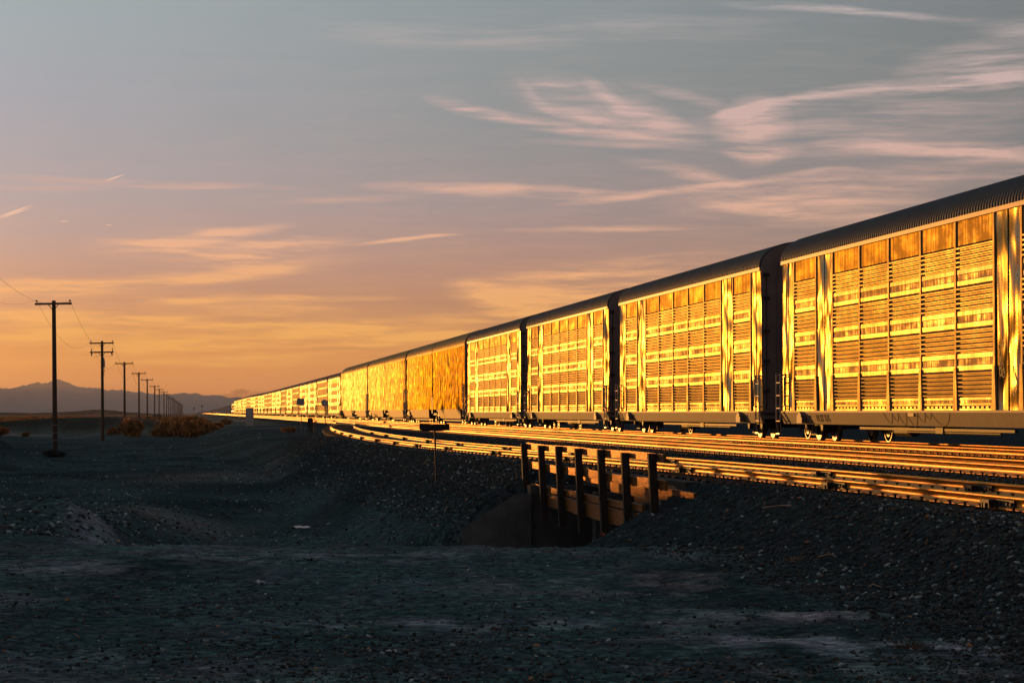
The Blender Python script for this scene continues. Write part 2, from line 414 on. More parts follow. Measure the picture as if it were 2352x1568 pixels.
# ------------------------------------------------------------------ loose stones (uncountable)
def ico():
    t = (1+5**.5)/2
    v = np.array([(-1, t, 0), (1, t, 0), (-1, -t, 0), (1, -t, 0), (0, -1, t), (0, 1, t), (0, -1, -t), (0, 1, -t), (t, 0, -1), (t, 0, 1), (-t, 0, -1), (-t, 0, 1)], float)
    v /= np.linalg.norm(v[0])
    f = np.array([(0, 11, 5), (0, 5, 1), (0, 1, 7), (0, 7, 10), (0, 10, 11), (1, 5, 9), (5, 11, 4), (11, 10, 2), (10, 7, 6), (7, 1, 8), (3, 9, 4), (3, 4, 2), (3, 2, 6), (3, 6, 8), (3, 8, 9), (4, 9, 5), (2, 4, 11), (6, 2, 10), (8, 6, 7), (9, 8, 1)])
    return v, f
IV, IF = ico()
def stones(name, X, Y, R, pale=.06, label='', sink=.35):
    n = len(X)
    base = IV[None]*(1+.30*RNG.standard_normal((n, 12, 1)).clip(-1.2, 1.2))
    sc = np.stack([RNG.uniform(.8, 1.45, n), RNG.uniform(.7, 1.2, n), RNG.uniform(.45, .9, n)], -1)
    v = base*sc[:, None, :]*R[:, None, None]
    a = RNG.uniform(0, 6.28, n); ca, sa = np.cos(a)[:, None], np.sin(a)[:, None]
    x = v[..., 0]*ca-v[..., 1]*sa; y_ = v[..., 0]*sa+v[..., 1]*ca; z = v[..., 2]
    tl = RNG.uniform(-.5, .5, n)[:, None]; z = z+x*tl
    Z = ground(X, Y)
    v = np.stack([x+X[:, None], y_+Y[:, None], z+(Z+R*(1-sink)*.55)[:, None]], -1)
    f = (IF[None]+(np.arange(n)*12)[:, None, None]).reshape(-1, 3)
    g = RNG.uniform(.4, 1.6, n)*.055
    k = RNG.random(n)
    col = np.stack([g*.84, g*1.02, g*.98], -1)
    og = (k < .008); col[og] = np.array([.34, .17, .09]); rd = (k > .6) & (k < .8); col[rd] *= np.array([1.35, .9, .8])  # a few stones coloured orange as if caught by low sun
    pl = k > 1-pale; col[pl] = (RNG.uniform(.16, .42, pl.sum())[:, None])*np.array([.9, 1.05, 1.0])
    col = np.repeat(col, 12, 0)
    return link(name, np_mesh(name, v.reshape(-1, 3), f, col), M['stone'], kind='stuff', label=label)
m, nt, b = mat('stone_mix')
at = nd(nt, 'ShaderNodeVertexColor', layer_name='Col'); nt.links.new(at.outputs[0], b.inputs['Base Color'])
b.inputs['Roughness'].default_value = .9; b.inputs['Specular IOR Level'].default_value = .05
M['stone'] = m
def inv_area(n, y0, y1):   # more stones close by, even in the picture
    return 1/np.sqrt(RNG.uniform(1/y1**2, 1/y0**2, n))
# pad in front of the camera
n = 9000; Y_ = inv_area(n, 13, 33); X_ = RNG.uniform(-.24, .24, n)*Y_
cl = fbm(X_*.5, Y_*.3, 3, 90); kp = RNG.random(n) < np.clip(.5+2.5*cl, .1, 1)
R1 = .006+.012*RNG.random(n)**3+.012*(RNG.random(n) > .96)
stones('gravel', X_[kp], Y_[kp], R1[kp], .16, 'scattered small stones on the dark dirt in the foreground')
n = 9000; Y_ = 1/RNG.uniform(1/230, 1/33, n); X_ = RNG.uniform(-.235, .02, n)*Y_; pq_ = (XB(Y_)-X_)*CH
kp = (pq_ > e_of(Y_)+2.5) & (fbm(X_*.3, Y_*.12, 3, 91) > -.12)
stones('gravel', X_[kp], Y_[kp], (.014+.028*RNG.random(n)**3+.00012*Y_)[kp], .22, 'sparse small stones over the shaded ground left of the embankment')
n = 30000; Y_ = inv_area(n, 13, 33.5); X_ = RNG.uniform(-.235, .22, n)*Y_
cl = fbm(X_*.9, Y_*.6, 4, 92); kp = RNG.random(n) < np.clip(.25+1.8*cl, .02, .7)
o_ = stones('dirt_clods', X_[kp], Y_[kp], (.006+.016*RNG.random(n)**2)[kp], .03, 'small clods of dark dirt roughening the ground in the foreground', .45)
# shoulder by the siding
n = 34000; Y_ = inv_area(n, 13, 44); pp = RNG.uniform(.25, 3.4, n)+e_of(Y_)*1.0
X_ = XP(pp, Y_); kp = RNG.random(n) < np.clip(1.25-(pp-e_of(Y_)-1.2)/2.4, .1, 1)
R1 = .009+.021*RNG.random(n)**2.2
stones('ballast_stones', X_[kp], Y_[kp], R1[kp], .075, 'coarse dark ballast stones spilling from the near siding down its shoulder', .2)
n = 16000; Y_ = inv_area(n, 44, 170); pp = .3+2.9*RNG.random(n)**1.6+e_of(Y_); X_ = XP(pp, Y_)
R1 = .014+.024*RNG.random(n)**2
stones('ballast_stones', X_, Y_, R1, .09, 'dark ballast stones on the embankment slope beyond the timber guard', .2)
n = 26000; Y_ = inv_area(n, 22, 130); pp = RNG.uniform(-.9, 2.3, n); pp = np.where((pp > -1.4) & (pp < .1), pp+.5, pp); X_ = XP(np.where(RNG.random(n) < .5, pp, RNG.uniform(.4, 2.0, n)*np.minimum(e_of(Y_)/3.7, 1.4)), Y_)
stones('ballast_stones', X_, Y_, .016+.016*RNG.random(n), .03, 'dark ballast stones between the siding and the middle track', .3)

# ------------------------------------------------------------------ tracks
def rail_prof(h):
    w = .037
    return [(-.07, -h), (-.07, -h+.014), (-.012, -h+.035), (-.009, -.045), (-w, -.038), (-w, -.006), (-w+.007, 0), (w-.007, 0), (w, -.006), (w, -.038), (.009, -.045), (.012, -h+.035), (.07, -h+.014), (.07, -h)]
def rail_mesh(name, pts, h):
    """pts: list of (X, Y, Z) of the head centre"""
    pr = rail_prof(h); n = len(pr); P = np.array(pts, float)
    T = np.gradient(P, axis=0); T /= np.linalg.norm(T, axis=1)[:, None]
    N = np.stack([T[:, 1], -T[:, 0]], -1)
    V = np.zeros((len(P), n, 3))
    for k, (a, z) in enumerate(pr):
        V[:, k, 0] = P[:, 0]+N[:, 0]*a; V[:, k, 1] = P[:, 1]+N[:, 1]*a; V[:, k, 2] = P[:, 2]+z
    idx = np.arange(len(P)*n).reshape(len(P), n); nx = np.roll(idx, -1, 1)
    Fq = np.stack([idx[:-1].ravel(), nx[:-1].ravel(), nx[1:].ravel(), idx[1:].ravel()], -1)
    me = np_mesh(name, V.reshape(-1, 3), Fq)
    mi = np.tile(np.array([0]*4+[0, 1, 1, 1, 0]+[0]*5), len(P)-1).astype(np.int32)
    me.materials.append(M['rail']); me.materials.append(M['railhead'])
    me.polygons.foreach_set('material_index', mi)
    return me
def line_pts(p, Ys, z): return [(float(XP(p, Y)), float(Y), z) for Y in Ys]
def tie_mesh(w=2.6, plates=True):
    mb = MB(); mb.box(-w/2, w/2, -.115, .115, -.18, 0)
    return mb
tieMB = tie_mesh(); tie_me = tieMB.mesh('sleeper'); tie_me.materials.append(M['tie'])
pl = MB()
for s in (1,):
    c_ = 0; pl.box(c_-.17, c_+.17, -.09, .09, .001, .016)
    for q in (-.1, .1):
        pl.box(c_+q-.012, c_+q+.012, -.05, -.02, .016, .05); pl.box(c_+q-.03, c_+q+.03, -.055, -.015, .05, .06)
plate_me = pl.mesh('tie_plate'); plate_me.materials.append(M['plate'])
def stuff_ties(name, poses, parent):
    Vb = np.array(tieMB.v); Fb = np.array(tieMB.f); n = len(poses)
    V = []; 
    for (x, y_, z, a) in poses:
        c, s = math.cos(a), math.sin(a)
        V.append(np.stack([Vb[:, 0]*c-Vb[:, 1]*s+x, Vb[:, 0]*s+Vb[:, 1]*c+y_, Vb[:, 2]+z], -1))
    V = np.concatenate(V); Fq = (Fb[None]+(np.arange(n)*8)[:, None, None]).reshape(-1, 4)
    return link(name, np_mesh(name, V, Fq), M['tie'], parent, kind='stuff')
def anchors(name, pts, h, parent):
    pass
trk_h = math.atan(-TH)
def track(label, pfar, pnear, ynum, y0, y1):
    r = empty('railway_track', (0, 0, 0), label=label, cat='railway track', group='parallel railway tracks')
    Ys = np.array([-25, 0, 25, 50, 100, 200, 400, 800, 1600, 3500])
    for p in (pnear, pfar):
        link('rail', rail_mesh('rail', line_pts(p, Ys, 0.0), .185), M['rail'], r)
    pc = (pfar+pnear)/2; n = 0; rest = []
    y_ = y0
    while y_ < y1:
        x = XP(pc, y_); a = trk_h
        if y_ > 33 and n < ynum:
            t = link('sleeper', tie_me, M['tie'], r, (x, y_, -.196), (0, 0, a)); n += 1
            [link('tie_plate', plate_me, M['iron'], t, (q, 0, 0)) for q in (-.7525, .7525)]
        else: rest.append((x, y_, -.196, a))
        y_ += .58
    stuff_ties('distant_sleepers', rest, r)
    return r
track('middle railway track running straight between the siding and the train', -1.505, 0, 96, -20, 260)
track('rear railway track that carries the long train', -6.805, -5.295, 90, -20, 260)
# the siding
sid = empty('siding_track', (0, 0, 0), label='nearest railway track, the siding that bends in to join the main line', cat='railway track')
Ys = np.concatenate([np.arange(-20, 20, 4), np.arange(20, 250, 1.5)])
ev = e_of(Ys); zv = zs_of(Ys)
for off in (0, -1.505):
    pts = [(float(XP(ev[i]+off, Ys[i])), float(Ys[i]), float(zv[i])) for i in range(len(Ys))]
    link('rail', rail_mesh('rail', pts, .15), M['rail'], sid)
n = 0; y_ = -15; rest = []
while y_ < 205:
    e0 = float(e_of(y_)); e1 = float(e_of(y_+.5)); a = trk_h+math.atan((e1-e0)/.5)*.98
    x = float(XP(e0-.7525, y_)); z = float(zs_of(y_))-.161
    if y_ > 22 and n < 100:
        if not (41.8 < y_ < 50.4 and False):
            t = link('sleeper', tie_me, M['tie'], sid, (x, y_, z), (0, 0, a)); [link('tie_plate', plate_me, M['iron'], t, (q, 0, 0)) for q in (-.7525, .7525)]; n += 1
    else: rest.append((x, y_, z, a))
    y_ += .56
stuff_ties('distant_sleepers', rest, sid)
jb = MB()
for s in (-1, 1):
    jb.box(s*.012 if s > 0 else -.040, .040 if s > 0 else -.012, -.30, .30, -.125, -.042)
    for q in (-.24, -.12, .12, .24): jb.tube((s*.040, q, -.085), (s*.066, q, -.085), .02, n=6)
jb_me = jb.mesh('joint_bar'); jb_me.materials.append(M['iron'])
rb = MB()
rb.box(-.14, -.012, -.03, .03, -.14, -.05); rb.box(-.14, -.04, -.16, .16, -.085, -.05); rb.box(-.13, -.05, -.14, -.11, -.14, -.085); rb.box(-.13, -.05, .11, .14, -.14, -.085)
rb_me = rb.mesh('rail_brace'); rb_me.materials.append(M['iron'])
for off, ys in ((0, (27.9, 34.8, 44.3, 54.5, 63, 70.5, 77, 83.5, 91, 100, 110, 122, 136)), (-1.505, (33.4, 41.2, 52, 61, 70, 79, 88, 98, 110, 124))):
    for q in ys:
        e0 = float(e_of(q)); a = trk_h+math.atan((float(e_of(q+.5))-e0)/.5)
        link('joint_bar', jb_me, M['iron'], sid, (float(XP(e0+off, q)), q, float(zs_of(q))), (0, 0, a))
        link('rail_brace', rb_me, M['iron'], sid, (float(XP(e0+off, q+.42)), q+.42, float(zs_of(q))), (0, 0, a))

# ------------------------------------------------------------------ auto-rack cars
Lc = 25.8; HW = 1.55; z0, zs_, ze = .48, .85, 5.17; zt = 5.07
LAY = [('E', 1.45), ('L', 2.6), ('P', 1.85)]+[('L', 2.8)]*5+[('P', 1.85), ('L', 2.6), ('E', 1.45)]
LAY2 = [('E', .9), ('L', 3.0)]+[('L', 3.0)]*7+[('E', .9)]
def bogie(parent, x, name='bogie', wheels=True):
    f = MB()
    for s in (-1, 1):
        yy = s*1.0
        f.prism([(x-1.25, .50), (x-1.05, .62), (x-.45, .74), (x+.45, .74), (x+1.05, .62), (x+1.25, .50), (x+1.15, .34), (x+.75, .34), (x+.42, .17), (x-.42, .17), (x-.75, .34), (x-1.15, .34)], 1, yy-.09, yy+.09)
        for q in (-.18, 0, .18):
            f.tube((x+q, yy+s*.14, .20), (x+q, yy+s*.14, .44), .055, n=8)
        for q in (-.9, .9): f.tube((x+q, yy, .42), (x+q, yy+s*.19, .42), .13, n=10)
        f.box(x-.35, x+.35, yy+s*.10 if s > 0 else yy-.2, yy+.2 if s > 0 else yy-.10, .17, .205)
    f.box(x-.22, x+.22, -.95, .95, .40, .66)
    o = f.build(name, M['iron'], parent)
    for q in (-.9, .9):
        w = MB()
        for s in (-1, 1):
            y1 = s*.70; y2 = s*.815
            w.cur = 0; w.tube((x+q, y1, .42), (x+q, y2+s*.012, .42), .30, n=20)
            n = 28
            prof = [(y1, .42+.0), (y1, .45), (s*.725, .45), (s*.735, .42), (y2, .415), (y2+s*.014, .40), (y2+s*.014, .30)]
            vs = []
            for k in range(n):
                t = 2*math.pi*k/n
                for (yy, r) in prof: vs.append((x+q+r*math.cos(t), yy, .42+r*math.sin(t)))
            m_ = len(prof)
            for j in range(m_-1):
                w.cur = 1 if j in (3,) else 0
                w.add([], [])
                base = len(w.v)
                w.v += vs if j == 0 else []
                if j == 0: b0 = base
                for k in range(n):
                    k2 = (k+1) % n
                    w.f.append((b0+k*m_+j, b0+k2*m_+j, b0+k2*m_+j+1, b0+k*m_+j+1)); w.m.append(w.cur)
        w.cur = 0; w.tube((x+q, -.8, .42), (x+q, .8, .42), .08, n=10)
        w.build('wheelset', [M['wheel'], M['tread']], o, smooth=False)
    return o

def ladder(parent, x, s, zt_=2.05, z_lo=.55):
    l = MB()
    yo = s*(HW+.10); dd_ = 1 if x > 0 else -1
    l.tube((x-dd_*.62, s*(HW+.07), .98), (x-dd_*.62, s*(HW+.07), zt_-.1), .022, n=6)
    for q_ in (.98, zt_-.1): l.tube((x-dd_*.62, s*(HW-.03), q_), (x-dd_*.62, s*(HW+.07), q_), .02, n=6)
    for q in (-.26, .26):
        l.tube((x+q, yo, z_lo), (x+q, yo, zt_), .027, n=6)
        l.tube((x+q, s*(HW-.03), zt_-.04), (x+q, yo, zt_-.04), .018, n=6)
        l.tube((x+q, s*(HW-.03), .98), (x+q, yo, .98), .018, n=6)
        l.tube((x+q, yo, z_lo), (x+q*.8+.06, yo-s*.05, .20), .018, n=6)
    k = z_lo
    while k < zt_:
        l.tube((x-.29, yo, k), (x+.29, yo, k), .019, n=6); k += .37
    l.box(x-.15, x+.25, yo-.10 if s > 0 else yo-.02, yo+.02 if s > 0 else yo+.10, .17, .20)
    return l.build('ladder', M['grab'], parent)

def end_gear(parent, x, d):
    c = MB()
    c.box(x, x+d*1.35, -.09, .09, .52, .74) if d > 0 else c.box(x-1.35, x, -.09, .09, .52, .74)
    xx = x+d*1.35; c.box(xx-.13, xx+.13, -.17, .17, .48, .80)
    c.build('coupler', M['iron'], parent)
    g = MB()
    pts = [(x+d*.25, .45, .55), (x+d*.7, .5, .28), (x+d*1.15, .35, .45)]
    for a, b_ in zip(pts, pts[1:]): g.tube(a, b_, .03, n=6)
    g.build('air_hose', M['iron'], parent)

ROOFP = [(1.55, 5.17), (1.545, 5.28), (1.50, 5.42), (1.40, 5.57), (1.24, 5.71), (1.02, 5.82), (.74, 5.90), (.40, 5.955), (0, 5.975)]
def roof_mesh(L, prof, rib=.27, amp=.035, name='roof'):
    full = prof+[(-y, z) for (y, z) in reversed(prof[:-1])]
    n = int(L/rib); xs = []; am = []
    for k in range(n):
        x0 = -L/2+L*k/n; w = L/n
        xs += [x0, x0+w*.30, x0+w*.42, x0+w*.82]; am += [0, 0, amp, amp]
    xs.append(L/2); am.append(0)
    full = np.array(full); c = np.array([0, full[:, 1].min()+.1]); dr = full-c; dr /= np.linalg.norm(dr, axis=1)[:, None]
    V = []
    for x, a in zip(xs, am):
        q = full+dr*a
        V.append(np.stack([np.full(len(q), x), q[:, 0], q[:, 1]], -1))
    V = np.array(V); m_ = len(full); idx = np.arange(len(xs)*m_).reshape(len(xs), m_)
    Fq = np.stack([idx[:-1, :-1].ravel(), idx[1:, :-1].ravel(), idx[1:, 1:].ravel(), idx[:-1, 1:].ravel()], -1)
    return np_mesh(name, V.reshape(-1, 3), Fq)

def louvre_mesh(w, s, seed, style=0):
    """one louvred panel, x from 0 to w, facing side s"""
    mb = MB(); yb = s*(HW-.055)
    A, B = .04, w-.04
    zlo = zs_+.10
    segs = []   # (z bottom, z top, type)
    H = zt-zlo
    fr = [(0, .045, 'b'), (.045, .185, 'r'), (.185, .285, 'b'), (.285, .415, 'r'), (.415, .515, 'b'), (.515, .645, 'r'), (.645, .74, 'b'), (.74, .865, 'r'), (.865, 1, 't')]
    if style == 1: fr = [(0, .03, 'b'), (.03, .24, 'r'), (.24, .29, 'b'), (.29, .50, 'r'), (.50, .55, 'b'), (.55, .76, 'r'), (.76, .81, 'b'), (.81, .97, 'r'), (.97, 1, 't')]
    for (a, b_, t) in fr:
        za, zb = zlo+a*H, zlo+b_*H
        if t == 'r':
            n = max(3, round((zb-za)/.098)); p = (zb-za)/n
            prof = []
            for k in range(n):
                q = za+k*p
                prof += [(yb, q), (yb+s*.004, q+p*.22), (yb+s*.045, q+p*.34), (yb+s*.050, q+p*.62), (yb+s*.006, q+p*.97)]
            prof.append((yb, zb)); mb.cur = 0
        elif t == 'b':
            h = zb-za
            mb.cur = 0
            mb.strip([(yb, za), (yb+s*.030, za+h*.05), (yb+s*.034, za+h*.30), (yb+s*.024, za+h*.34)], 0, A, B)
            mb.strip([(yb+s*.026, za+h*.66), (yb+s*.034, za+h*.70), (yb+s*.030, za+h*.95), (yb, zb)], 0, A, B)
            prof = [(yb+s*.024, za+h*.34), (yb+s*.026, za+h*.66)]; mb.cur = 1
        else:
            h = zb-za
            prof = [(yb, za), (yb+s*.02, za+.01), (yb+s*.02, zb)]; mb.cur = 2
        mb.strip(prof, 0, A, B)
    mb.cur = 3; mb.strip([(yb-s*.01, zs_), (yb-s*.01, zlo)], 0, 0, w)
    mb.cur = 0
    x = .12
    while x < w-.2:
        mb.box(x, x+.17, min(yb, yb+s*.03), max(yb, yb+s*.03), zs_+.045, zs_+.085); x += .34
    mb.box(0, w, min(yb, yb+s*.035), max(yb, yb+s*.035), zs_-.0, zs_+.035)
    me = mb.mesh('louvred_panel')
    for k in ('louvre', 'band', 'topband', 'iron'): me.materials.append(M[k])
    return me
def sheet_mesh(w, s, name='plain_panel'):
    """flat galvanised sheet with a centre seam and gently buckled faces"""
    nx, nz = 9, 24; y0_ = s*(HW-.035); V = []; F_ = []
    for i in range(nx+1):
        for j in range(nz+1):
            x = w*i/nx; z = zs_+(zt-zs_)*j/nz
            V.append((x, y0_, z))
    for i in range(nx):
        for j in range(nz):
            a = i*(nz+1)+j; F_.append((a, a+nz+1, a+nz+2, a+1))
    mb = MB(); mb.add(V, F_)
    yb = s*(HW-.02)
    mb.box(w/2-.012, w/2+.012, min(y0_, yb), max(y0_, yb), zs_, zt)
    me = mb.mesh(name); me.materials.append(M['plain']); me.polygons.foreach_set('use_smooth', [True]*len(me.polygons))
    return me
def post_mesh(s):
    mb = MB(); ya, yb = s*(HW-.07), s*(HW-.006)
    zk = zs_+.95
    mb.prism([(-.055, zk), (.055, zk), (.055, zt), (-.055, zt)], 1, ya, yb)
    mb.prism([(-.15, zs_), (.15, zs_), (.075, zk), (-.075, zk)], 1, ya, yb+s*.018)
    me = mb.mesh('side_post'); me.materials.append(M['post']); return me
cache = {}
def C_(key, fn):
    if key not in cache: cache[key] = fn()
    return cache[key]

def autorack(layout, style, label):
    r = empty('autorack_car', label=label, cat='railcar', group='louvred autorack railcars of the train')
    for s in (1, -1):
        x = -Lc/2
        for i, (t, w) in enumerate(layout):
            if s == -1: x += w; continue
            if t == 'L': link('louvred_panel', C_(('L', w, s, style), lambda: louvre_mesh(w, s, 0, style)), [], r, (x, 0, 0))
            else: link('plain_panel' if t == 'P' else 'end_panel', C_(('P', w, s), lambda: sheet_mesh(w, s)), [], r, (x, 0, 0))
            if i > 0: link('side_post', C_(('S', s), lambda: post_mesh(s)), [], r, (x, 0, 0))
            x += w
    # far side wall, one sheet
    mb = MB(); mb.box(-Lc/2, Lc/2, -HW+.02, -HW+.06, zs_, zt); mb.build('far_side_wall', M['post'], r)
    mb = MB()
    for s in (1, -1):
        mb.box(-Lc/2, Lc/2, min(s*(HW-.06), s*(HW+.03)), max(s*(HW-.06), s*(HW+.03)), zt+.002, ze)
    mb.build('top_rail', M['trim'], r)
    mb = MB()
    for s in (1, -1):
        mb.prism([(s*(HW-.02), zs_-.002), (s*(HW+.045), zs_-.002), (s*(HW+.045), zs_-.05), (s*(HW-.06), z0), (s*(HW-.14), z0)], 0, -Lc/2, Lc/2)
    mb.build('side_sill', M['sill'], r)
    mb = MB(); mb.box(-Lc/2, Lc/2, -HW+.12, HW-.12, .70, .80)
    mb.box(-Lc/2+.5, Lc/2-.5, -.30, .30, .48, .70)
    mb.box(-6.5, 6.5, .85, .93, .36, .42); mb.tube((-5.5, .9, .32), (2, .9, .32), .03, n=6); mb.tube((2.2, .65, .36), (3.6, .65, .36), .17, n=10)
    mb.box(-1.2, -.6, .5, .95, .3, .6)
    for q in (-7.6, -4.2, -.2, 4.6, 7.6): mb.box(q-.05, q+.05, -1.35, 1.35, .5, .68)
    mb.build('underframe', M['iron'], r)
    link('roof', C_('roof', lambda: roof_mesh(Lc, ROOFP, .20, .028)), M['roof'], r)
    for d in (-1, 1):
        x = d*(Lc/2)
        mb = MB(); f = [(y, z) for (y, z) in ROOFP]; full = [(HW-.06, .62)]+f+[(-y, z) for (y, z) in reversed(f[:-1])]+[(-HW+.06, .62)]
        mb.prism([(y*.985, z-.012) for (y, z) in full], 0, x-.05*d, x-.004*d)
        for q in (-1.0, -.5, 0, .5, 1.0): mb.box(min(x, x+d*.05), max(x, x+d*.05), q-.02, q+.02, .8, 5.3)
        mb.build('end_door', M['door'], r)
        mb = MB()
        for q in (1.4, 2.3, 3.2, 4.2, 4.9): mb.box(min(x, x+d*.09), max(x, x+d*.09), 1.28, 1.46, q, q+.10)
        mb.tube((x+d*.05, 1.37, .9), (x+d*.05, 1.37, 5.0), .02, n=6)
        mb.build('door_hinge', M['iron'], r)
        ladder(r, d*(Lc/2+.04), 1, 1.93)
        mb = MB(); xx = d*(Lc/2-2.65)
        mb.prism([(xx-.30, z0+.02), (xx+.30, z0+.02), (xx+.30, z0+.22), (xx, zs_-.03), (xx-.30, z0+.22)], 1, HW+.0, HW+.13)
        mb.box(xx-.32, xx-.05, HW+.12, HW+.16, z0+.19, z0+.25)
        mb.build('jacking_pad', M['sill'], r)
        end_gear(r, x, d)
        bogie(r, d*(Lc/2-2.4))
    return r

RZ = math.pi/2+trk_h      # local +x points along the track, away from the camera
PC = -4.5-HW
def place(o, yc, label=None, group=None):
    o.location = (float(XP(PC, yc)), yc, 0); o.rotation_euler = (0, 0, RZ)
    if label: o['label'] = label
    return o

c0 = autorack(LAY, 0, 'nearest slatted autorack railcar, cut off by the right edge, spray paint on its sill')
cars = []
step = 28.65*CH
ycen = 75.0-Lc/2*CH
place(c0, ycen)
# lettering and paint on the nearest car only
def text_mesh(txt, size, name, depth=.004, align='LEFT'):
    cu = bpy.data.curves.new(name, 'FONT'); cu.body = txt; cu.size = size; cu.extrude = depth; cu.align_x = align
    ob = bpy.data.objects.new('tmp', cu); C.objects.link(ob)
    bpy.context.view_layer.update()
    me = bpy.data.meshes.new_from_object(ob.evaluated_get(bpy.context.evaluated_depsgraph_get()))
    bpy.data.objects.remove(ob); me.name = name; me.materials.clear(); return me
# the left side faces +y; a reader stands at +y looking towards -y, so text runs along -x
def ribbon(pts, w, name, matn, parent, y0_, thick=.004):
    mb = MB()
    for a, b_ in zip(pts, pts[1:]):
        a = Vector(a); b_ = Vector(b_); d = (b_-a); 
        if d.length < 1e-5: continue
        d.normalize(); nrm = Vector((-d[1], d[0]))*w/2
        q = [a+nrm, b_+nrm, b_-nrm, a-nrm]
        mb.prism([(p[0], p[1]) for p in q], 1, y0_, y0_+thick)
    return mb
copies = []
def sill_y(z):   # face of the sloping sill
    return HW+.045-(zs_-.05-z)/(zs_-.05-z0)*.105
car_labels = [
 'slatted autorack railcar with two buckled plain panels, first one behind the nearest car',
 'slatted autorack railcar seen directly above the timber bridge guard, second behind the nearest car',
 'slatted autorack railcar with the bright end panel that follows the three rippled articulated cars',
]
for i in range(3):
    c = copy_tree(c0); place(c, ycen+step*(i+1), car_labels[i]); cars.append(c)
c = copy_tree(c0); place(c, ycen-step, 'slatted autorack railcar outside the right edge of the view'); 
# dressing for the nearest one
tm = text_mesh('UCRY 2645', .30, 'sill_lettering')
o = link('sill_lettering', tm, M['graffiti'], c0)
sl = math.atan2(.105, zs_-.05-z0)
o.rotation_euler = (math.pi/2+sl, 0, math.pi); o.location = (Lc/2-4.15, sill_y(z0+.07)+.006, z0+.07)
mb = MB()
random.seed(3)
def sill_ribbon(pts, w):
    for a, b_ in zip(pts, pts[1:]):
        dx, dz = b_[0]-a[0], b_[1]-a[1]; L_ = math.hypot(dx, dz)
        nx, nz = -dz/L_*w/2, dx/L_*w/2
        q = [(a[0]+nx, a[1]+nz), (b_[0]+nx, b_[1]+nz), (b_[0]-nx, b_[1]-nz), (a[0]-nx, a[1]-nz)]
        vs = [(x, sill_y(z)+.004, z) for x, z in q]+[(x, sill_y(z)+.008, z) for x, z in q]
        mb.add(vs, [(0, 1, 2, 3), (7, 6, 5, 4), (0, 4, 5, 1), (1, 5, 6, 2), (2, 6, 7, 3), (3, 7, 4, 0)])
xx = Lc/2-11.2
for w, dp in ((.75, .26), (.55, .20), (.7, .29), (.95, .31), (.65, .22), (.5, .14), (1.5, .29)):
    pts = []
    for k in range(13):
        t = k/12; pts.append((xx-w*t, zs_-.06-dp*math.sin(math.pi*t)**.8))
    sill_ribbon(pts, .035); xx -= w
mb.box(Lc/2-13.9, Lc/2-13.4, HW+.03, HW+.052, zs_-.14, zs_-.06)
mb.build('graffiti', M['graffiti'], c0)
mb = MB()
def scrib(cx, cz, s_, seed):
    rg = random.Random(seed); pts = []
    for k in range(60):
        t = k/59*math.pi*6
        pts.append((cx+s_*(.35*math.sin(t*.97)+.13*math.sin(t*2.3+seed)), cz+s_*(.8*math.cos(t*.51+seed)+.25*math.sin(t*1.7))))
    for a, b_ in zip(pts, pts[1:]):
        dx, dz = b_[0]-a[0], b_[1]-a[1]; L_ = math.hypot(dx, dz)+1e-6
        nx, nz = -dz/L_*.009, dx/L_*.009
        mb.prism([(a[0]+nx, a[1]+nz), (b_[0]+nx, b_[1]+nz), (b_[0]-nx, b_[1]-nz), (a[0]-nx, a[1]-nz)], 1, HW-.034, HW-.030)
xp2 = -Lc/2+1.45+2.6+1.85
scrib(xp2-.45, 1.95, .42, 1.0)
mb.build('graffiti', M['graffiti'], c0)
mb = MB(); scrib(xp2-1.35, 1.45, .30, 2.0)
mb.build('graffiti', M['graffiti'], c0)

# articulated rippled cars (two units each)
LU = 21.6; ART_ROOF = [(1.57, 5.00), (1.56, 5.16), (1.50, 5.35), (1.38, 5.55), (1.18, 5.73), (.92, 5.87), (.60, 5.97), (.3, 6.01), (0, 6.02)]
def art_side(s):
    mb = MB(); y_ = s*HW
    # upper wall in a grid, skirt angled inwards with cut-outs over the bogies
    def low(x):
        d = min(x+LU/2, LU/2-x); return .40 if d > 4.2 else 1.02 if d < 2.6 else 1.02-(d-2.6)/1.6*.62
    xs = np.linspace(-LU/2, LU/2, 91)
    for a, b_ in zip(xs, xs[1:]):
        la, lb = low(a), low(b_)
        mb.cur = 0; zk = 1.02
        for z1, z2 in ((zk, 2.4), (2.4, 3.8), (3.8, 5.00)):
            mb.add([(a, y_, z1), (b_, y_, z1), (b_, y_, z2), (a, y_, z2)], [(0, 1, 2, 3)])
        if la < zk-.01 or lb < zk-.01:
            mb.cur = 1
            ya = y_-s*.30*(zk-la); yb = y_-s*.30*(zk-lb)
            mb.add([(a, ya, la), (b_, yb, lb), (b_, y_, zk), (a, y_, zk)], [(0, 1, 2, 3)])
    mb.cur = 2
    rg = random.Random(5)
    x = -LU/2+.6
    while x < LU/2-.6:
        for zz, n_ in ((1.45, 1), (2.1, 3), (3.1, 4), (4.1, 3), (4.65, 2)):
            if zz == 1.45 and int(x/.8) % 2: continue
            for k in range(n_):
                q = zz+k*.09+.12*math.sin(x*2)
                mb.box(x-.03, x+.03, min(y_, y_+s*.006), max(y_, y_+s*.006), q, q+.045)
        x += .62
    me = mb.mesh('rippled_side'); 
    for k in ('wavy', 'sill_pale', 'iron'): me.materials.append(M[k])
    return me
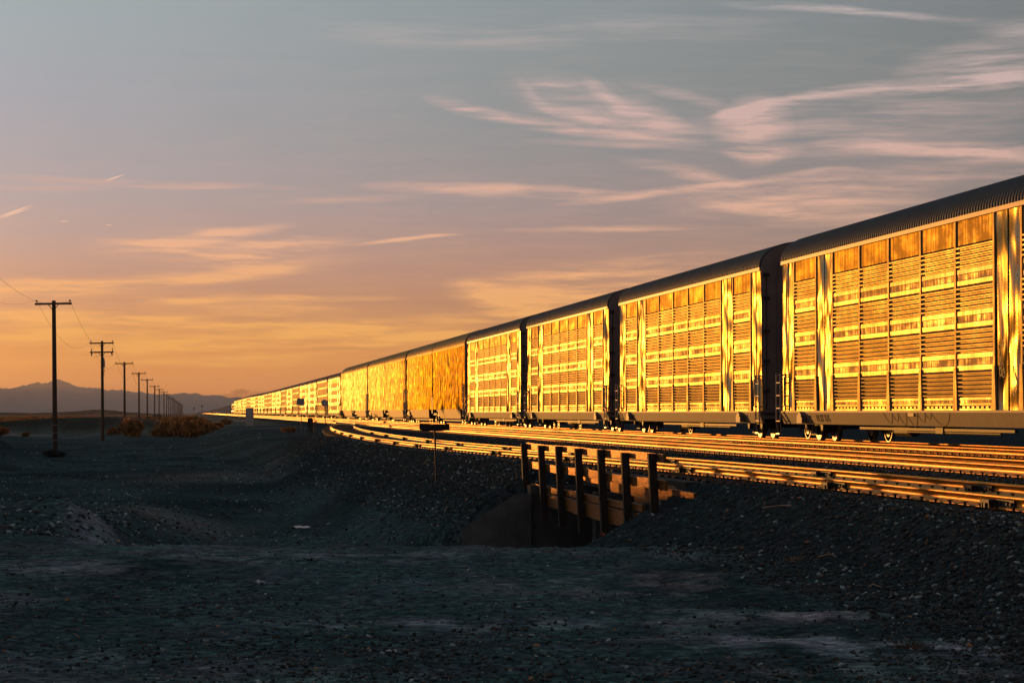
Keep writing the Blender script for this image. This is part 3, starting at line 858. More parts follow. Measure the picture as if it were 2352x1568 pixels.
def articulated(label):
    r = empty('articulated_autorack', label=label, cat='railcar', group='rippled articulated autorack railcars')
    for d in (-1, 1):
        xc = d*(LU/2+.28)
        for s in (1, -1): link('rippled_side', C_(('A', s), lambda: art_side(s)), [], r, (xc, 0, 0))
        link('roof', C_('aroof', lambda: roof_mesh(LU, ART_ROOF, .36, .02)), M['roof_gold'], r, (xc, 0, 0))
        for q in (-1, 1):
            x = xc+q*LU/2
            mb = MB(); f = ART_ROOF; full = [(HW-.03, .95)]+f+[(-y, z) for (y, z) in reversed(f[:-1])]+[(-HW+.03, .95)]
            mb.prism([(y*.985, z-.01) for (y, z) in full], 0, x-.05*q, x-.004*q); mb.build('end_door', M['door'], r)
        mb = MB(); mb.box(xc-LU/2+.1, xc+LU/2-.1, -1.2, 1.2, .62, .92); mb.box(xc-LU/2+3.9, xc+LU/2-3.9, -1.1, 1.1, .38, .62)
        mb.box(xc-LU/2+3.5, xc+LU/2-3.5, .95, 1.15, .24, .30)
        mb.build('underframe', M['iron'], r)
        mb = MB(); x = d*(LU+.28+.02); 
        ladder(r, x, 1, 2.6, .6)
        mb.box(xc-.5, xc+.3, -.4, .1, 6.0, 6.13); mb.build('roof_hatch', M['door'], r)
        end_gear(r, d*(LU+.28), d*.4 if False else d)
        bogie(r, d*(LU+.28-1.7))
    bogie(r, 0)
    mb = MB(); mb.box(-.3, .3, HW-.35, HW+.02, .75, 1.9); mb.build('articulation_cover', M['iron'], r)
    return r
art_labels = ['articulated autorack railcar with rippled golden sheet sides, nearest of the three rippled cars',
              'articulated autorack railcar with rippled golden sides, middle of the three rippled cars',
              'articulated autorack railcar with rippled golden sides, farthest of the three rippled cars']
a0 = None; ypos = 161.9
arts = []
for i in range(3):
    a0 = a0 or articulated(art_labels[0]); o = a0 if i == 0 else None
    arts.append(ypos+(LU+.28)*CH); ypos += 2*(LU+.28)*CH+1.55
for i, yc in enumerate(arts):
    o = a0 if i == 0 else copy_tree(a0)
    place(o, yc, art_labels[i])
yfar = ypos-.6+1.2
# far cars
ords = ['first', 'second', 'third', 'fourth', 'fifth', 'sixth', 'seventh', 'eighth', 'ninth', 'tenth', 'eleventh', 'twelfth', 'thirteenth', 'fourteenth', 'fifteenth', 'sixteenth', 'seventeenth', 'eighteenth', 'nineteenth', 'twentieth', 'twenty-first', 'twenty-second', 'twenty-third', 'twenty-fourth', 'twenty-fifth', 'twenty-sixth']
v2 = autorack(LAY2, 1, 'x')
usedv2 = False
def simple_car(o):
    """copy with only the parts that can still be seen that far off"""
    c = o.copy(); C.objects.link(c); c.parent = None
    for ch in list(o.children):
        n_ = ch.name.split('.')[0]
        if n_ in ('louvred_panel', 'plain_panel', 'end_panel', 'top_rail', 'side_sill', 'roof', 'end_door', 'ladder', 'underframe', 'bogie'):
            d = ch.copy(); C.objects.link(d); d.parent = c
    return c
yc = yfar+Lc/2*CH+.6
for i in range(26):
    v = i in (1, 4, 6, 9, 10, 13, 16, 17, 20, 23)
    src = v2 if v else c0
    if v and not usedv2: o = v2; usedv2 = True
    elif i < 9 and v: o = copy_tree(src)
    else:
        o = simple_car(src) if i >= 9 or not v else copy_tree(src)
    kind = 'finely slatted' if v else 'slatted'
    if i < 25: lab = f'small distant {kind} autorack railcar, {ords[i]} beyond the rippled articulated cars'
    else: lab = 'small distant slatted autorack railcar at the far end, coupled to the dark locomotives'
    place(o, yc, lab); yc += step; o.scale = (1, 1, .945 if i < 12 else .945+.055*min(1, (i-11)/6))
for o in [o for o in C.objects if o.parent and o.name.startswith('side_post') and 0]: pass
# locomotives
def loco(label):
    r = empty('locomotive', label=label, cat='locomotive', group='locomotives hauling the train')
    mb = MB(); mb.box(-10.5, 10.5, -1.5, 1.5, 1.25, 1.6); mb.prism([(-9.5, .45), (9.5, .45), (10.5, 1.25), (-10.5, 1.25)], 1, -.9, .9); mb.build('underframe', M['loco_d'], r)
    mb = MB(); mb.prism([(-1.0, 1.6), (1.0, 1.6), (1.0, 4.0), (.6, 4.45), (-.6, 4.45), (-1.0, 4.0)], 0, -10, 6.2)
    mb.cur = 1; mb.box(-8.8, -5, -1.5, 1.5, 3.6, 4.5)
    for q in (-3.5, -1, 1.5): mb.tube((q, 0, 4.45), (q, 0, 4.65), .5, n=12)
    mb.build('engine_hood', [M['loco_y'], M['loco_d']], r)
    mb = MB(); mb.prism([(-1.5, 1.6), (1.5, 1.6), (1.5, 4.1), (.9, 4.55), (-.9, 4.55), (-1.5, 4.1)], 0, 6.3, 8.6); cab = mb.build('cab', M['loco_d'], r)
    mb = MB()
    for s in (-1, 1): mb.box(6.6, 8.3, s*1.5 if s > 0 else -1.52, 1.52 if s > 0 else -1.5, 3.0, 3.8)
    mb.build('window', M['black'], cab)
    mb = MB(); mb.prism([(-.9, 1.6), (.9, 1.6), (.9, 2.8), (.5, 3.1), (-.5, 3.1), (-.9, 2.8)], 0, 8.62, 10.2); mb.build('nose', M['loco_y'], r)
    mb = MB(); mb.tube((-1.6, 1.1, .85), (1.6, 1.1, .85), .45, n=12); mb.build('fuel_tank', M['loco_d'], r)
    mb = MB()
    for s in (-1, 1):
        for k in range(15): mb.tube((-10+k*1.4, s*1.5, 1.6), (-10+k*1.4, s*1.5, 2.6), .02, n=5)
        mb.tube((-10, s*1.5, 2.6), (9.6, s*1.5, 2.6), .02, n=5)
    mb.build('handrail', M['grab'], r)
    for d in (-6.8, 6.8): bogie(r, d)
    return r
l0 = loco('dark locomotive at the head of the train, coupled to the first railcar')
yl = yc-step+Lc/2*CH+1.6+10.7
for i, lab in enumerate(['dark locomotive coupled to the last visible golden railcar at the far end', 'dark locomotive between two others at the far end of the train', 'leading dark locomotive, leftmost of the three at the far end of the train']):
    o = l0 if i == 0 else copy_tree(l0); place(o, yl, lab); yl += 22.6

# ------------------------------------------------------------------ timber guard, bridge and wing wall
ang = math.atan2(13.5, -1.945)        # direction of the guard, Y 38.5 -> 52
P0 = Vector((321*38.5/F, 38.5, 0)); P1 = Vector((27*52/F, 52, 0))
gd = (P1-P0).normalized(); gn = Vector((gd.y, -gd.x, 0))   # towards the track
g = empty('timber_guard', P0, math.atan2(gd.y, gd.x), label='low timber guard of posts and lit horizontal boards beside the siding over the culvert', cat='fence')
GL = (P1-P0).length
# local x along the guard away from camera, local -y towards the track
lean = random.Random(2); LEAN = .05
for k in range(7):
    x = GL*k/6+[0, .02, -.05, .04, 0, -.08, 0][k]
    mb = MB(); t = lean.uniform(-.02, .02); tp = .176+lean.uniform(-.012, .015)
    mb.prism([(x-.06+t, tp), (x+.06+t, tp), (x+.06, -1.3), (x-.06, -1.3)], 1, -.06, .06)
    mb.v = [(a, b_+(c-.18)*LEAN, c) for a, b_, c in mb.v]
    mb.build('post', M['postwood'], g)
def board(xa, xb, za, zb, ya=-.064, sk=0, th=.045, name='board'):
    mb = MB(); n = 7; vs = []
    for i in range(n):
        t = i/(n-1); x = xa+(xb-xa)*t
        zz = sk*t+.008*math.sin(7*t+xa); w_ = .006*math.sin(5*t+za*9)
        vs += [(x, ya, za+zz+w_), (x, ya, zb+zz), (x, ya-th, zb+zz), (x, ya-th, za+zz+w_)]
    fs = [(0, 1, 2, 3), (4*n-4, 4*n-1, 4*n-2, 4*n-3)]
    for i in range(n-1):
        for k in range(4):
            a = 4*i+k; b_ = 4*i+(k+1) % 4; fs.append((a, a+4, b_+4, b_))
    vs = [(a, b_+(c-.18)*LEAN, c) for a, b_, c in vs]
    mb.add(vs, fs); return mb.build(name, M['wood'], g)
board(-.55, GL*.52, .065, .19); board(GL*.52+.015, GL+.1, .068, .188)
board(-.55, GL*.30, -.345, -.20); board(GL*.30+.02, GL*.62, -.335, -.195, sk=.01); board(GL*.62+.02, GL+.05, -.33, -.19, sk=.01)
board(GL*.10, GL*.55, -.745, -.63); board(GL*.55+.02, GL+.05, -.735, -.62)
board(GL*.12, GL*.60, -1.03, -.78, th=.06); board(GL*.60+.02, GL+.05, -1.0, -.77, th=.06)
# retaining planks set back behind the boards
for k, (za, zb, xa, xb) in enumerate([(-.56, -.37, -.9, GL*.45), (-.78, -.58, -1.3, GL*.30), (-1.02, -.80, -1.5, GL*.2), (-.50, -.36, GL*.45, GL*.72)]):
    board(xa, xb, za, zb, ya=-.42-.03*k, sk=.05 if k == 3 else 0, name='retaining_plank')

cv = empty('culvert_bridge', (0, 0, 0), label='concrete culvert under the siding with a sloping wing wall and a dark opening', cat='culvert')
def quadbox(ps, za, zb, name, mt=M['concrete']):
    mb = MB(); n = len(ps)
    mb.add([(p[0], p[1], za) for p in ps]+[(p[0], p[1], zb) for p in ps], [tuple(reversed(range(n))), tuple(range(n, 2*n))]+[(k, (k+1) % n, (k+1) % n+n, k+n) for k in range(n)])
    return mb.build(name, mt, cv)
def pq(p, Y): return (float(XP(p, Y)), Y)
quadbox([pq(1.75, 40.8), pq(4.75, 40.8), pq(4.85, 50.9), pq(1.75, 50.9)], -.62, -.30, 'deck_slab', M['postwood'])
quadbox([pq(1.7, 50.6), pq(5.9, 50.6), pq(5.9, 51.1), pq(1.7, 51.1)], -3, -.63, 'abutment')
quadbox([pq(1.7, 40.6), pq(5.6, 40.6), pq(5.6, 41.1), pq(1.7, 41.1)], -3, -.63, 'abutment')
quadbox([pq(1.8, 46.3), pq(5.3, 46.3), pq(5.3, 46.7), pq(1.8, 46.7)], -3, -.63, 'pier')
quadbox([pq(1.35, 40), pq(1.65, 40), pq(1.65, 52), pq(1.35, 52)], -3, -.30, 'back_wall')
# wing wall
mb = MB()
A_ = Vector((*pq(5.9, 50.5), 0)); B_ = Vector((-.95, 49.4, 0)); T_ = Vector((.07, .24, 0))
def vv(p, z): return (p.x, p.y, z)
for off, _ in ((Vector((0, 0, 0)), 0),):
    vs = [vv(A_, -3), vv(B_, -3), vv(B_, -1.42), vv(B_.lerp(A_, .75), -.80), vv(A_, -.78)]
    vs += [vv(A_+T_, -3), vv(B_+T_, -3), vv(B_+T_, -1.42), vv(B_.lerp(A_, .75)+T_, -.80), vv(A_+T_, -.78)]
    mb.add(vs, [(0, 1, 2, 3, 4), (9, 8, 7, 6, 5)]+[(k, k+5, (k+1) % 5+5, (k+1) % 5) for k in range(5)])
mb.build('wing_wall', simple_mat('pale_concrete', (.12, .115, .105), (.20, .19, .175), 2.5, .95, .02, 0, (1, 1, 1), .05), cv)

# ------------------------------------------------------------------ signs and boxes
def post_sign(name, x, ybase, Y, **k):
    p = PX(x, ybase, Y); p.z = gz(p.x, p.y); return empty(name, p, **k)
r = post_sign('square_sign', 694, 983, 200, label='blank square metal sign on a thin leaning post, left of the round sign', cat='sign')
b0 = r.location; zt_ = PX(690, 931, 200).z-b0.z
mb = MB(); mb.tube((0, 0, -.2), (-.13, 0, zt_+.45), .028, n=6); mb.build('post', M['steelpost'], r)
mb = MB(); mb.box(-.29, .29, -.04, -.02, 0, .56, Matrix.Translation((-.14, 0, zt_)) @ Matrix.Rotation(math.radians(4), 4, 'Y')); mb.build('sign_panel', M['signback'], r)
r = post_sign('round_sign', 747, 979, 203, label='round white sign with a dark letter D on a post beside the track', cat='sign')
zc_ = PX(745, 925, 203).z-r.location.z
mb = MB(); mb.tube((.03, 0, -.2), (-.02, 0, zc_+.1), .035, n=8); mb.build('post', M['steelpost'], r)
mb = MB(); mb.tube((-.05, -.045, zc_), (-.05, -.075, zc_), .235, n=32); dd = mb.build('sign_disc', M['signface'], r)
mb = MB(); n = 32; vs = []
for k in range(n):
    t = 2*math.pi*k/n
    for rr_, yy in ((.225, -.08), (.26, -.08), (.26, -.04), (.225, -.04)): vs.append((-.05+rr_*math.cos(t), yy, zc_+rr_*math.sin(t)))
mb.add(vs, [(4*k+j, 4*((k+1) % n)+j, 4*((k+1) % n)+(j+1) % 4, 4*k+(j+1) % 4) for k in range(n) for j in range(4)])
mb.build('rim', M['steelpost'], r)
tm = text_mesh('D', .46, 'letter', .003, 'CENTER'); 
link('letter', tm, M['letter'], r, (-.03, -.0795, zc_-.165), (math.pi/2, 0, 0))

r = post_sign('crossbar_sign', 1001, 1085, 60, label='dark board on a slender perforated post in the ballast left of the timber guard', cat='sign')
zb_ = PX(996, 981, 60).z-r.location.z
mb = MB(); mb.tube((.02, .03, -.2), (-.03, .03, zb_+.07), .022, n=6); mb.build('post', M['steelpost'], r)
mb = MB(); mb.box(-.33, .34, -.012, .008, -.085, .07, Matrix.Translation((-.02, 0, zb_)) @ Matrix.Rotation(math.radians(-1.5), 4, 'Y')); mb.build('sign_board', M['black'], r)
mb = MB(); mb.box(-.36, -.10, -.03, -.012, -.05, .085, Matrix.Translation((-.02, 0, zb_))); mb.build('sign_board', M['black'], r)

r = post_sign('equipment_cabinet', 573.5, 972, 285, label='tall plain grey equipment cabinet standing beside the tracks at the far left of the train', cat='cabinet')
mb = MB(); mb.box(-.42, .42, -.3, .3, -.2, 1.93); mb.build('body', M['cabinet'], r)
mb = MB(); mb.box(-.45, .45, -.33, .33, 1.932, 1.99); mb.build('lid', M['cabinet'], r)
mb = MB(); mb.box(-.36, .36, -.32, -.302, .15, 1.8); d_ = mb.build('door', M['cabinet'], r)
mb = MB(); mb.tube((.27, -.37, .9), (.27, -.37, 1.1), .015, n=6); mb.build('handle', M['steelpost'], d_)
r = post_sign('teal_utility_box', 547, 971, 300, label='small pale teal utility box with a thin marker rod, left of the grey cabinet', cat='utility box')
mb = MB(); mb.box(-.22, .22, -.2, .2, -.15, .36); mb.build('body', M['teal'], r)
mb = MB(); mb.box(-.24, .24, -.22, .22, .362, .39); mb.build('lid', M['teal'], r)
mb = MB(); mb.tube((.05, 0, .39), (.05, 0, 1.35), .022, n=6); mb.build('marker_rod', M['signback'], r)
r = post_sign('dwarf_signal', 713, 986, 180, label='black dwarf signal on a short pale base between the two post signs', cat='railway signal')
zz = PX(713, 981, 180).z-r.location.z; zz = max(zz, .12)
mb = MB(); mb.box(-.16, .16, -.16, .16, -.2, zz); mb.build('base', M['concrete'], r)
mb = MB(); mb.box(-.18, .18, -.15, .15, zz+.002, zz+.60); mb.prism([(-.18, zz+.6), (.18, zz+.6), (.1, zz+.66), (-.1, zz+.66)], 1, -.15, .15); mb.build('housing', M['black'], r)
mb = MB()
for q in (.17, .43): mb.tube((0, -.15, zz+q), (0, -.27, zz+q), .095, .085, n=14)
mb.build('lens_hood', M['black'], r)
mb = MB(); mb.tube((.25, .1, -.1), (.25, .1, zz+.9), .03, n=6); mb.build('conduit', M['steelpost'], r)
for i, (x, Y, h, lb) in enumerate([(445.6, 1500, 3.0, 'tiny distant signal mast above the vanishing rails, left one of two'), (464, 1300, 3.2, 'tiny distant signal mast, right one of two, above the vanishing rails')]):
    p = PX(x, 947, Y); p.z = gz(p.x, p.y); r = empty('signal_mast', p, label=lb, cat='railway signal', group='distant signal masts')
    mb = MB(); mb.tube((0, 0, 0), (0, 0, h+2), .09, n=6); mb.build('mast', M['steelpost'], r)
    mb = MB(); mb.box(-.35, .35, -.2, .2, h+1.0, h+2.1); mb.build('signal_head', M['black'], r)
p = PX(361, 948, 900); p.z = gz(p.x, p.y)
r = empty('distant_shed', p, label='tiny far-off shed with a sunlit metal roof between the fifth and sixth pole', cat='shed')
mb = MB(); mb.box(-1.5, 1.5, -1, 1, 0, 1.7); mb.build('wall', M['concrete'], r)
mb = MB(); mb.prism([(-1.8, 1.7), (1.8, 1.7), (1.4, 2.15), (-1.4, 2.15)], 1, -1.3, 1.3); mb.build('roof', M['plain'], r)

# ------------------------------------------------------------------ utility poles
K1 = 47400.0
def polemesh(h, r0=.155, r1=.115):
    mb = MB(); n = 12; segs = 8
    vs = []; fs = []
    for j in range(segs+1):
        t = j/segs; rr_ = r0+(r1-r0)*t
        for k in range(n):
            a = 2*math.pi*k/n; vs.append((rr_*math.cos(a), rr_*math.sin(a), h*t-.4*(1-t)))
    for j in range(segs):
        for k in range(n): fs.append((j*n+k, j*n+(k+1) % n, (j+1)*n+(k+1) % n, (j+1)*n+k))
    fs.append(tuple(segs*n+k for k in range(n)))
    mb.add(vs, fs); return mb
def pole_obj(label, h, double=False):
    r = empty('utility_pole', label=label, cat='utility pole', group='wooden utility poles in a row')
    pm = polemesh(h).build('pole', M['pole'], r, smooth=True)
    if not double:
        mb = MB()
        for q in (.9, 1.35, 1.8): mb.tube((0, 0, q), (0, 0, q+.035), .158, n=12)
        mb.build('metal_band', M['trim'], pm)
    def arm(z, name='crossarm'):
        mb = MB(); mb.box(-1.08, 1.08, -.20, -.10, z-.06, z+.06); mb.build(name, M['pole'], r)
        for s in (-1, 1):
            mb = MB(); mb.box(-.02, .02, -.02, .02, 0, .50, Matrix.Translation((0, -.13, z-.42)) @ Matrix.Rotation(s*math.radians(38), 4, 'Y')); mb.build('arm_brace', M['steelpost'], r)
    arm(h-.19)
    for s in (-1, 1):
        mb = MB(); x = s*.98
        mb.tube((x, -.15, h-.13), (x, -.15, h-.04), .018, n=6)
        mb.tube((x, -.15, h-.06), (x, -.15, h-.02), .085, .07, n=12); mb.tube((x, -.15, h-.02), (x, -.15, h+.03), .045, .05, n=12)
        mb.tube((x, -.15, h-.28), (x, -.15, h-.25), .03, n=8)
        mb.build('insulator', M['ceramic'], r)
    if double:
        z = h-1.0; arm(z)
        for s in (-1, 1):
            mb = MB(); x = s*.95
            mb.tube((x, -.15, z+.06), (x+.02, -.15, z+.33), .05, n=8); mb.tube((x, -.15, z-.30), (x-.06*s, -.15, z-.05), .06, n=8)
            mb.tube((x-.02, -.2, z+.3), (x-.14*s, -.25, z+.25), .012, n=5); mb.tube((x, -.16, z-.32), (x-.12*s, -.16, z-.05), .02, n=5)
            mb.build('fuse_cutout', M['ceramic'], r)
            mb = MB(); pts = [(x, -.15, z-.25)]+[(x*(1-t)+s*.1*t, -.16, z-.30-.12*math.sin(math.pi*t)+.03*t) for t in (.2, .4, .6, .8, 1)]
            for a, b_ in zip(pts, pts[1:]): mb.tube(a, b_, .011, n=5)
            mb.build('jumper_wire', M['wire'], r)
            mb = MB(); mb.tube((s*.98, -.16, h-.05), (s*1.0, -.2, h-.5), .008, n=5); mb.tube((s*1.0, -.2, h-.5), (s*.95, -.15, z+.33), .008, n=5); mb.build('jumper_wire', M['wire'], r)
        mb = MB(); mb.box(.13, .24, -.1, .05, h-2.35, h-1.75); mb.tube((.17, -.03, h-1.75), (.17, -.03, h-1.5), .05, n=8); mb.tube((.17, 0, h-3.1), (.17, 0, h-2.35), .02, n=6); mb.box(.12, .24, -.08, .02, h-2.68, h-2.6)
        mb.build('switch_box', M['signback'], r)
    return r
# (x at base, x at top, y top, Y)
PD = [(127.7, 122.7, 690, 150), (236.7, 234, 783, 230), (287, 285.6, 831, 308), (320, 319.4, 854.6, 393), (339, 338.6, 869.7, 467),
      (355.2, 355, 885, 557), (365.5, 365.3, 892.4, 628), (377.3, 377.3, 898.9, 739), (382.8, 382.8, 904, 815), (387.8, 387.8, 909, 908), (392, 392, 912.5, 987)]
plab = ['nearest wooden utility pole, leaning slightly, with a single crossarm, at the far left', 'wooden utility pole with two crossarms, fuse cutouts and a switch box', 'single-crossarm utility pole just right of the one with two crossarms, a bush at its foot',
        'slender utility pole, second to the right of the double-crossarm pole', 'utility pole third to the right of the double-crossarm pole']
tops = []
proto = None
for i in range(len(PD)+17):
    if i < len(PD):
        xb, xt, yt, Y = PD[i]
    else:
        Y = 987+(i-len(PD)+1)*78; xb = xt = 440-K1/Y; yt = 947-6.05*F/Y
    bx = (xb-1176)*Y/F; zb = gz(bx, Y); top = PX(xt, yt, Y); h = top.z-zb
    if i < 5: lab = plab[i]
    elif i < len(PD)+16: lab = f'small distant utility pole, number {i+1} in the receding row counted from the nearest'
    else: lab = 'farthest utility pole that can be made out at the end of the receding row'
    if i < 2 or proto is None:
        r = pole_obj(lab, h, i == 1)
        if i == 2: proto = (r, h)
        sc = 1
    else:
        r = copy_tree(proto[0]); sc = h/proto[1]; r['label'] = lab
    r.scale = (1, 1, sc) if i < len(PD) else (1, 1, sc)
    r.location = (bx, Y, zb)
    r.rotation_euler = (0, math.atan2(top.x-bx, h) if i < 3 else random.Random(i*7).uniform(-.012, .012), (-.05, -.06, .02)[i % 3])
    tops.append((top.x, Y, zb+h))
tops.insert(0, (-26.7+80*.1243-.3, 70, 6.9))
def wire_span(mb, a, b_, sag, r):
    a, b_ = Vector(a), Vector(b_); n = 26; prev = None
    for k in range(n+1):
        t = k/n; p = a.lerp(b_, t); p.z -= sag*4*t*(1-t)
        if prev is not None: mb.tube(prev, p, r, n=4, caps=False)
        prev = p
for s, lb in ((-1, 'left overhead wire strung along the left ends of the pole crossarms'), (1, 'right overhead wire strung along the right ends of the pole crossarms')):
    mb = MB()
    for i in range(12):
        a = tops[i]; b_ = tops[i+1]
        wire_span(mb, (a[0]+s*.98, a[1]-.15, a[2]+.02), (b_[0]+s*.98, b_[1]-.15, b_[2]+.02), 1.55 if i else 1.3, .005+.0018*i)
    mb.build('overhead_wire', M['wire'], None, label=lb, cat='power line', group='overhead wires between the poles')

# ------------------------------------------------------------------ shrubs
m, nt, b = mat('dry_scrub_leaf')
oi = nd(nt, 'ShaderNodeObjectInfo'); v, v0, r_ = objvec(nt)
n_ = noise(nt, v, 3.2, 3, .7)
rc = ramp(nt, n_.outputs[0], [(.36, (.05, .032, .016, 1)), (.5, (.28, .125, .038, 1)), (.64, (.66, .29, .085, 1))])
nt.links.new(rc.outputs[0], b.inputs['Base Color']); b.inputs['Roughness'].default_value = .9; b.inputs['Specular IOR Level'].default_value = .03
tr = nd(nt, 'ShaderNodeBsdfTranslucent'); nt.links.new(rc.outputs[0], tr.inputs[0])
mx = nd(nt, 'ShaderNodeMixShader'); mx.inputs[0].default_value = .35
nt.links.new(b.outputs[0], mx.inputs[1]); nt.links.new(tr.outputs[0], mx.inputs[2]); nt.links.new(mx.outputs[0], nt.nodes['Material Output'].inputs[0])
M['scrub'] = m
M['twig'] = simple_mat('dry_twig', (.04, .025, .015), (.08, .05, .03), 5, .85, .001)
def leaf_cloud(n, rad, h, seed, size=.03, lumps=9):
    rg = np.random.default_rng(seed)
    cs = np.stack([rg.uniform(-.62, .62, lumps)*rad, rg.uniform(-.62, .62, lumps)*rad, rg.uniform(.25, .78, lumps)*h], -1)
    rr_ = rg.uniform(.28, .5, lumps)*rad
    w = rg.integers(0, lumps, n)
    d = rg.standard_normal((n, 3)); d /= np.linalg.norm(d, axis=1)[:, None]
    P = cs[w]+d*(rr_[w]*rg.uniform(.35, 1.08, n)**.5)[:, None]*np.array([1, 1, .8])
    P = P[(P[:, 2] > .02)]; n = len(P)
    a = rg.standard_normal((n, 3)); a /= np.linalg.norm(a, axis=1)[:, None]
    b_ = np.cross(a, rg.standard_normal((n, 3))); b_ /= np.linalg.norm(b_, axis=1)[:, None]
    s = (size*rg.uniform(.5, 1.5, n))[:, None]
    V = np.stack([P-a*s*1.6, P+b_*s*.6, P+a*s*1.6, P-b_*s*.6], 1).reshape(-1, 3)
    Fq = np.arange(n*4).reshape(-1, 4)
    return V, Fq
bush_protos = []
for k in range(4):
    V_, F_ = leaf_cloud(2600, .95, 1.15, 50+k, .062, 13)
    fm = np_mesh('foliage', V_, F_); fm.materials.append(M['scrub'])
    mb = MB(); rg = random.Random(k)
    for q in range(11):
        a = rg.uniform(0, 6.28); rr_ = rg.uniform(.25, .75)
        mb.tube((.05*math.cos(a), .05*math.sin(a), -.1), (rr_*math.cos(a), rr_*math.sin(a), rg.uniform(.5, .95)), .02, .006, n=5)
    tm_ = mb.mesh('stems'); tm_.materials.append(M['twig'])
    bush_protos.append((fm, tm_))
def bush(X, Y, size, k, label, hs=1.0):
    r = empty('desert_shrub', (X, Y, gz(X, Y)-.05), random.uniform(0, 6.28), label=label, cat='shrub', group='dry shrubs on the plain')
    r.scale = (size, size, size*hs)
    fm, tm_ = bush_protos[k % 4]
    link('foliage', fm, M['scrub'], r); link('stems', tm_, M['twig'], r)
    return r
random.seed(11)
BD = [(303, 1003, 272, 1.75, 1.05, 'rounded rust-brown shrub standing at the foot of the third pole'),
      (238, 985, 310, 1.5, .9, 'brown shrub behind the foot of the double-crossarm pole'),
      (262, 1000, 285, .9, .9, 'low brown shrub between the double-crossarm pole and the rounded shrub'),
      (22, 990, 330, 1.3, .95, 'dome-shaped brown shrub near the left edge below the dark berm'),
      (60, 1003, 262, .5, .9, 'small brown shrub on the pale sand strip near the left edge'),
      (2, 1010, 262, 1.0, .9, 'brown shrub cut off by the left edge'),
      (370, 1003, 268, 1.25, .9, 'leftmost shrub of the big brown thicket'),
      (386, 998, 280, 1.5, 1.0, 'tall shrub in the left half of the big brown thicket'),
      (405, 1003, 270, 1.4, .9, 'bushy shrub in the middle of the thicket front'),
      (424, 1005, 262, 1.6, 1.05, 'tallest shrub in the middle of the brown thicket'),
      (444, 1008, 255, 1.3, .9, 'dark based shrub at the lowest front of the thicket'),
      (462, 1000, 268, 1.3, .9, 'shrub right of centre in the thicket'),
      (480, 994, 285, 1.2, .85, 'spreading shrub towards the right end of the thicket'),
      (498, 988, 300, 1.0, .8, 'low shrub tapering off at the right end of the thicket'),
      (415, 985, 330, 1.7, 1.0, 'rear shrub behind the middle of the thicket'),
      (440, 982, 350, 1.8, 1.0, 'rear shrub behind the right half of the thicket'),
      (465, 980, 360, 1.6, .9, 'rear shrub low against the rails beyond the thicket'),
      (395, 980, 350, 1.5, .9, 'rear shrub behind the left half of the thicket'),
      (520, 978, 330, .9, .8, 'small shrub on the embankment slope left of the teal box'),
      (665, 985, 190, .55, .7, 'small dark shrub on the slope between the cabinet and the square sign')]
for i, (x, yb_, Y, sz, hs, lb) in enumerate(BD):
    bush((x-1176)*Y/F, Y, sz, i, lb, hs)
place_words = ['between the pole row and the thicket', 'left of the second pole', 'near the horizon beyond the pole row', 'on the open plain at the far left']
cnt = 0
for i in range(115):
    Y = random.uniform(330, 900)**1.0; x = random.uniform(-30, 500) if i % 2 else random.uniform(300, 500)
    X = (x-1176)*Y/F
    p_ = (XB(Y)-X)*CH
    if p_ < 11: continue
    if i % 2: w_ = 3 if x < 120 else 1 if x < 236 else 2
    else: w_ = 0 if x > 320 else 2
    bush(X, Y, random.uniform(.7, 1.6), i, 'one of many small brown shrubs dotted over the sunlit plain on the left', random.uniform(.7, 1.0))
# dry bush at the foot of the nearest pole
db = bush((124-1176)*146/F, 146, .75, 2, 'dead grey-brown bush at the foot of the nearest pole', .55)
M['dead'] = simple_mat('dead_leaf', (.03, .027, .025), (.07, .055, .048), 4, .9, .001, 0, (1, 1, 1), .0)
for ch in db.children:
    if ch.name.startswith('foliage'): ch.data = ch.data.copy(); ch.data.materials.clear(); ch.data.materials.append(M['dead'])
# continuous scrub cover of the plain
vs_, fs_ = [], []; off = 0
n = 7500
Yb = 1/RNG.uniform(1/1850, 1/255, n); xb = RNG.uniform(-60, 510, n); Xb = (xb-1176)*Yb/F
pb = (XB(Yb)-Xb)*CH; dn = fbm(Xb*.06, Yb*.03, 3, 15)
kp = (pb > 10) & (dn > -.10) & ~((np.abs(Yb-292) < 22) & (Xb < -40)); Xb, Yb = Xb[kp], Yb[kp]; Zb = ground(Xb, Yb)
for i in range(len(Xb)):
    V_, F_ = leaf_cloud(34, .5, .5, 1000+i, .09+.00008*Yb[i], 3)
    s = RNG.uniform(.5, 1.6)
    V_ = V_*np.array([s*1.3, s*1.3, s])+np.array([Xb[i], Yb[i], Zb[i]])
    vs_.append(V_); fs_.append(F_+off); off += len(V_)
link('scrub', np_mesh('scrub', np.concatenate(vs_), np.concatenate(fs_)), M['scrub'], kind='stuff', label='low dry scrub covering the sunlit plain')

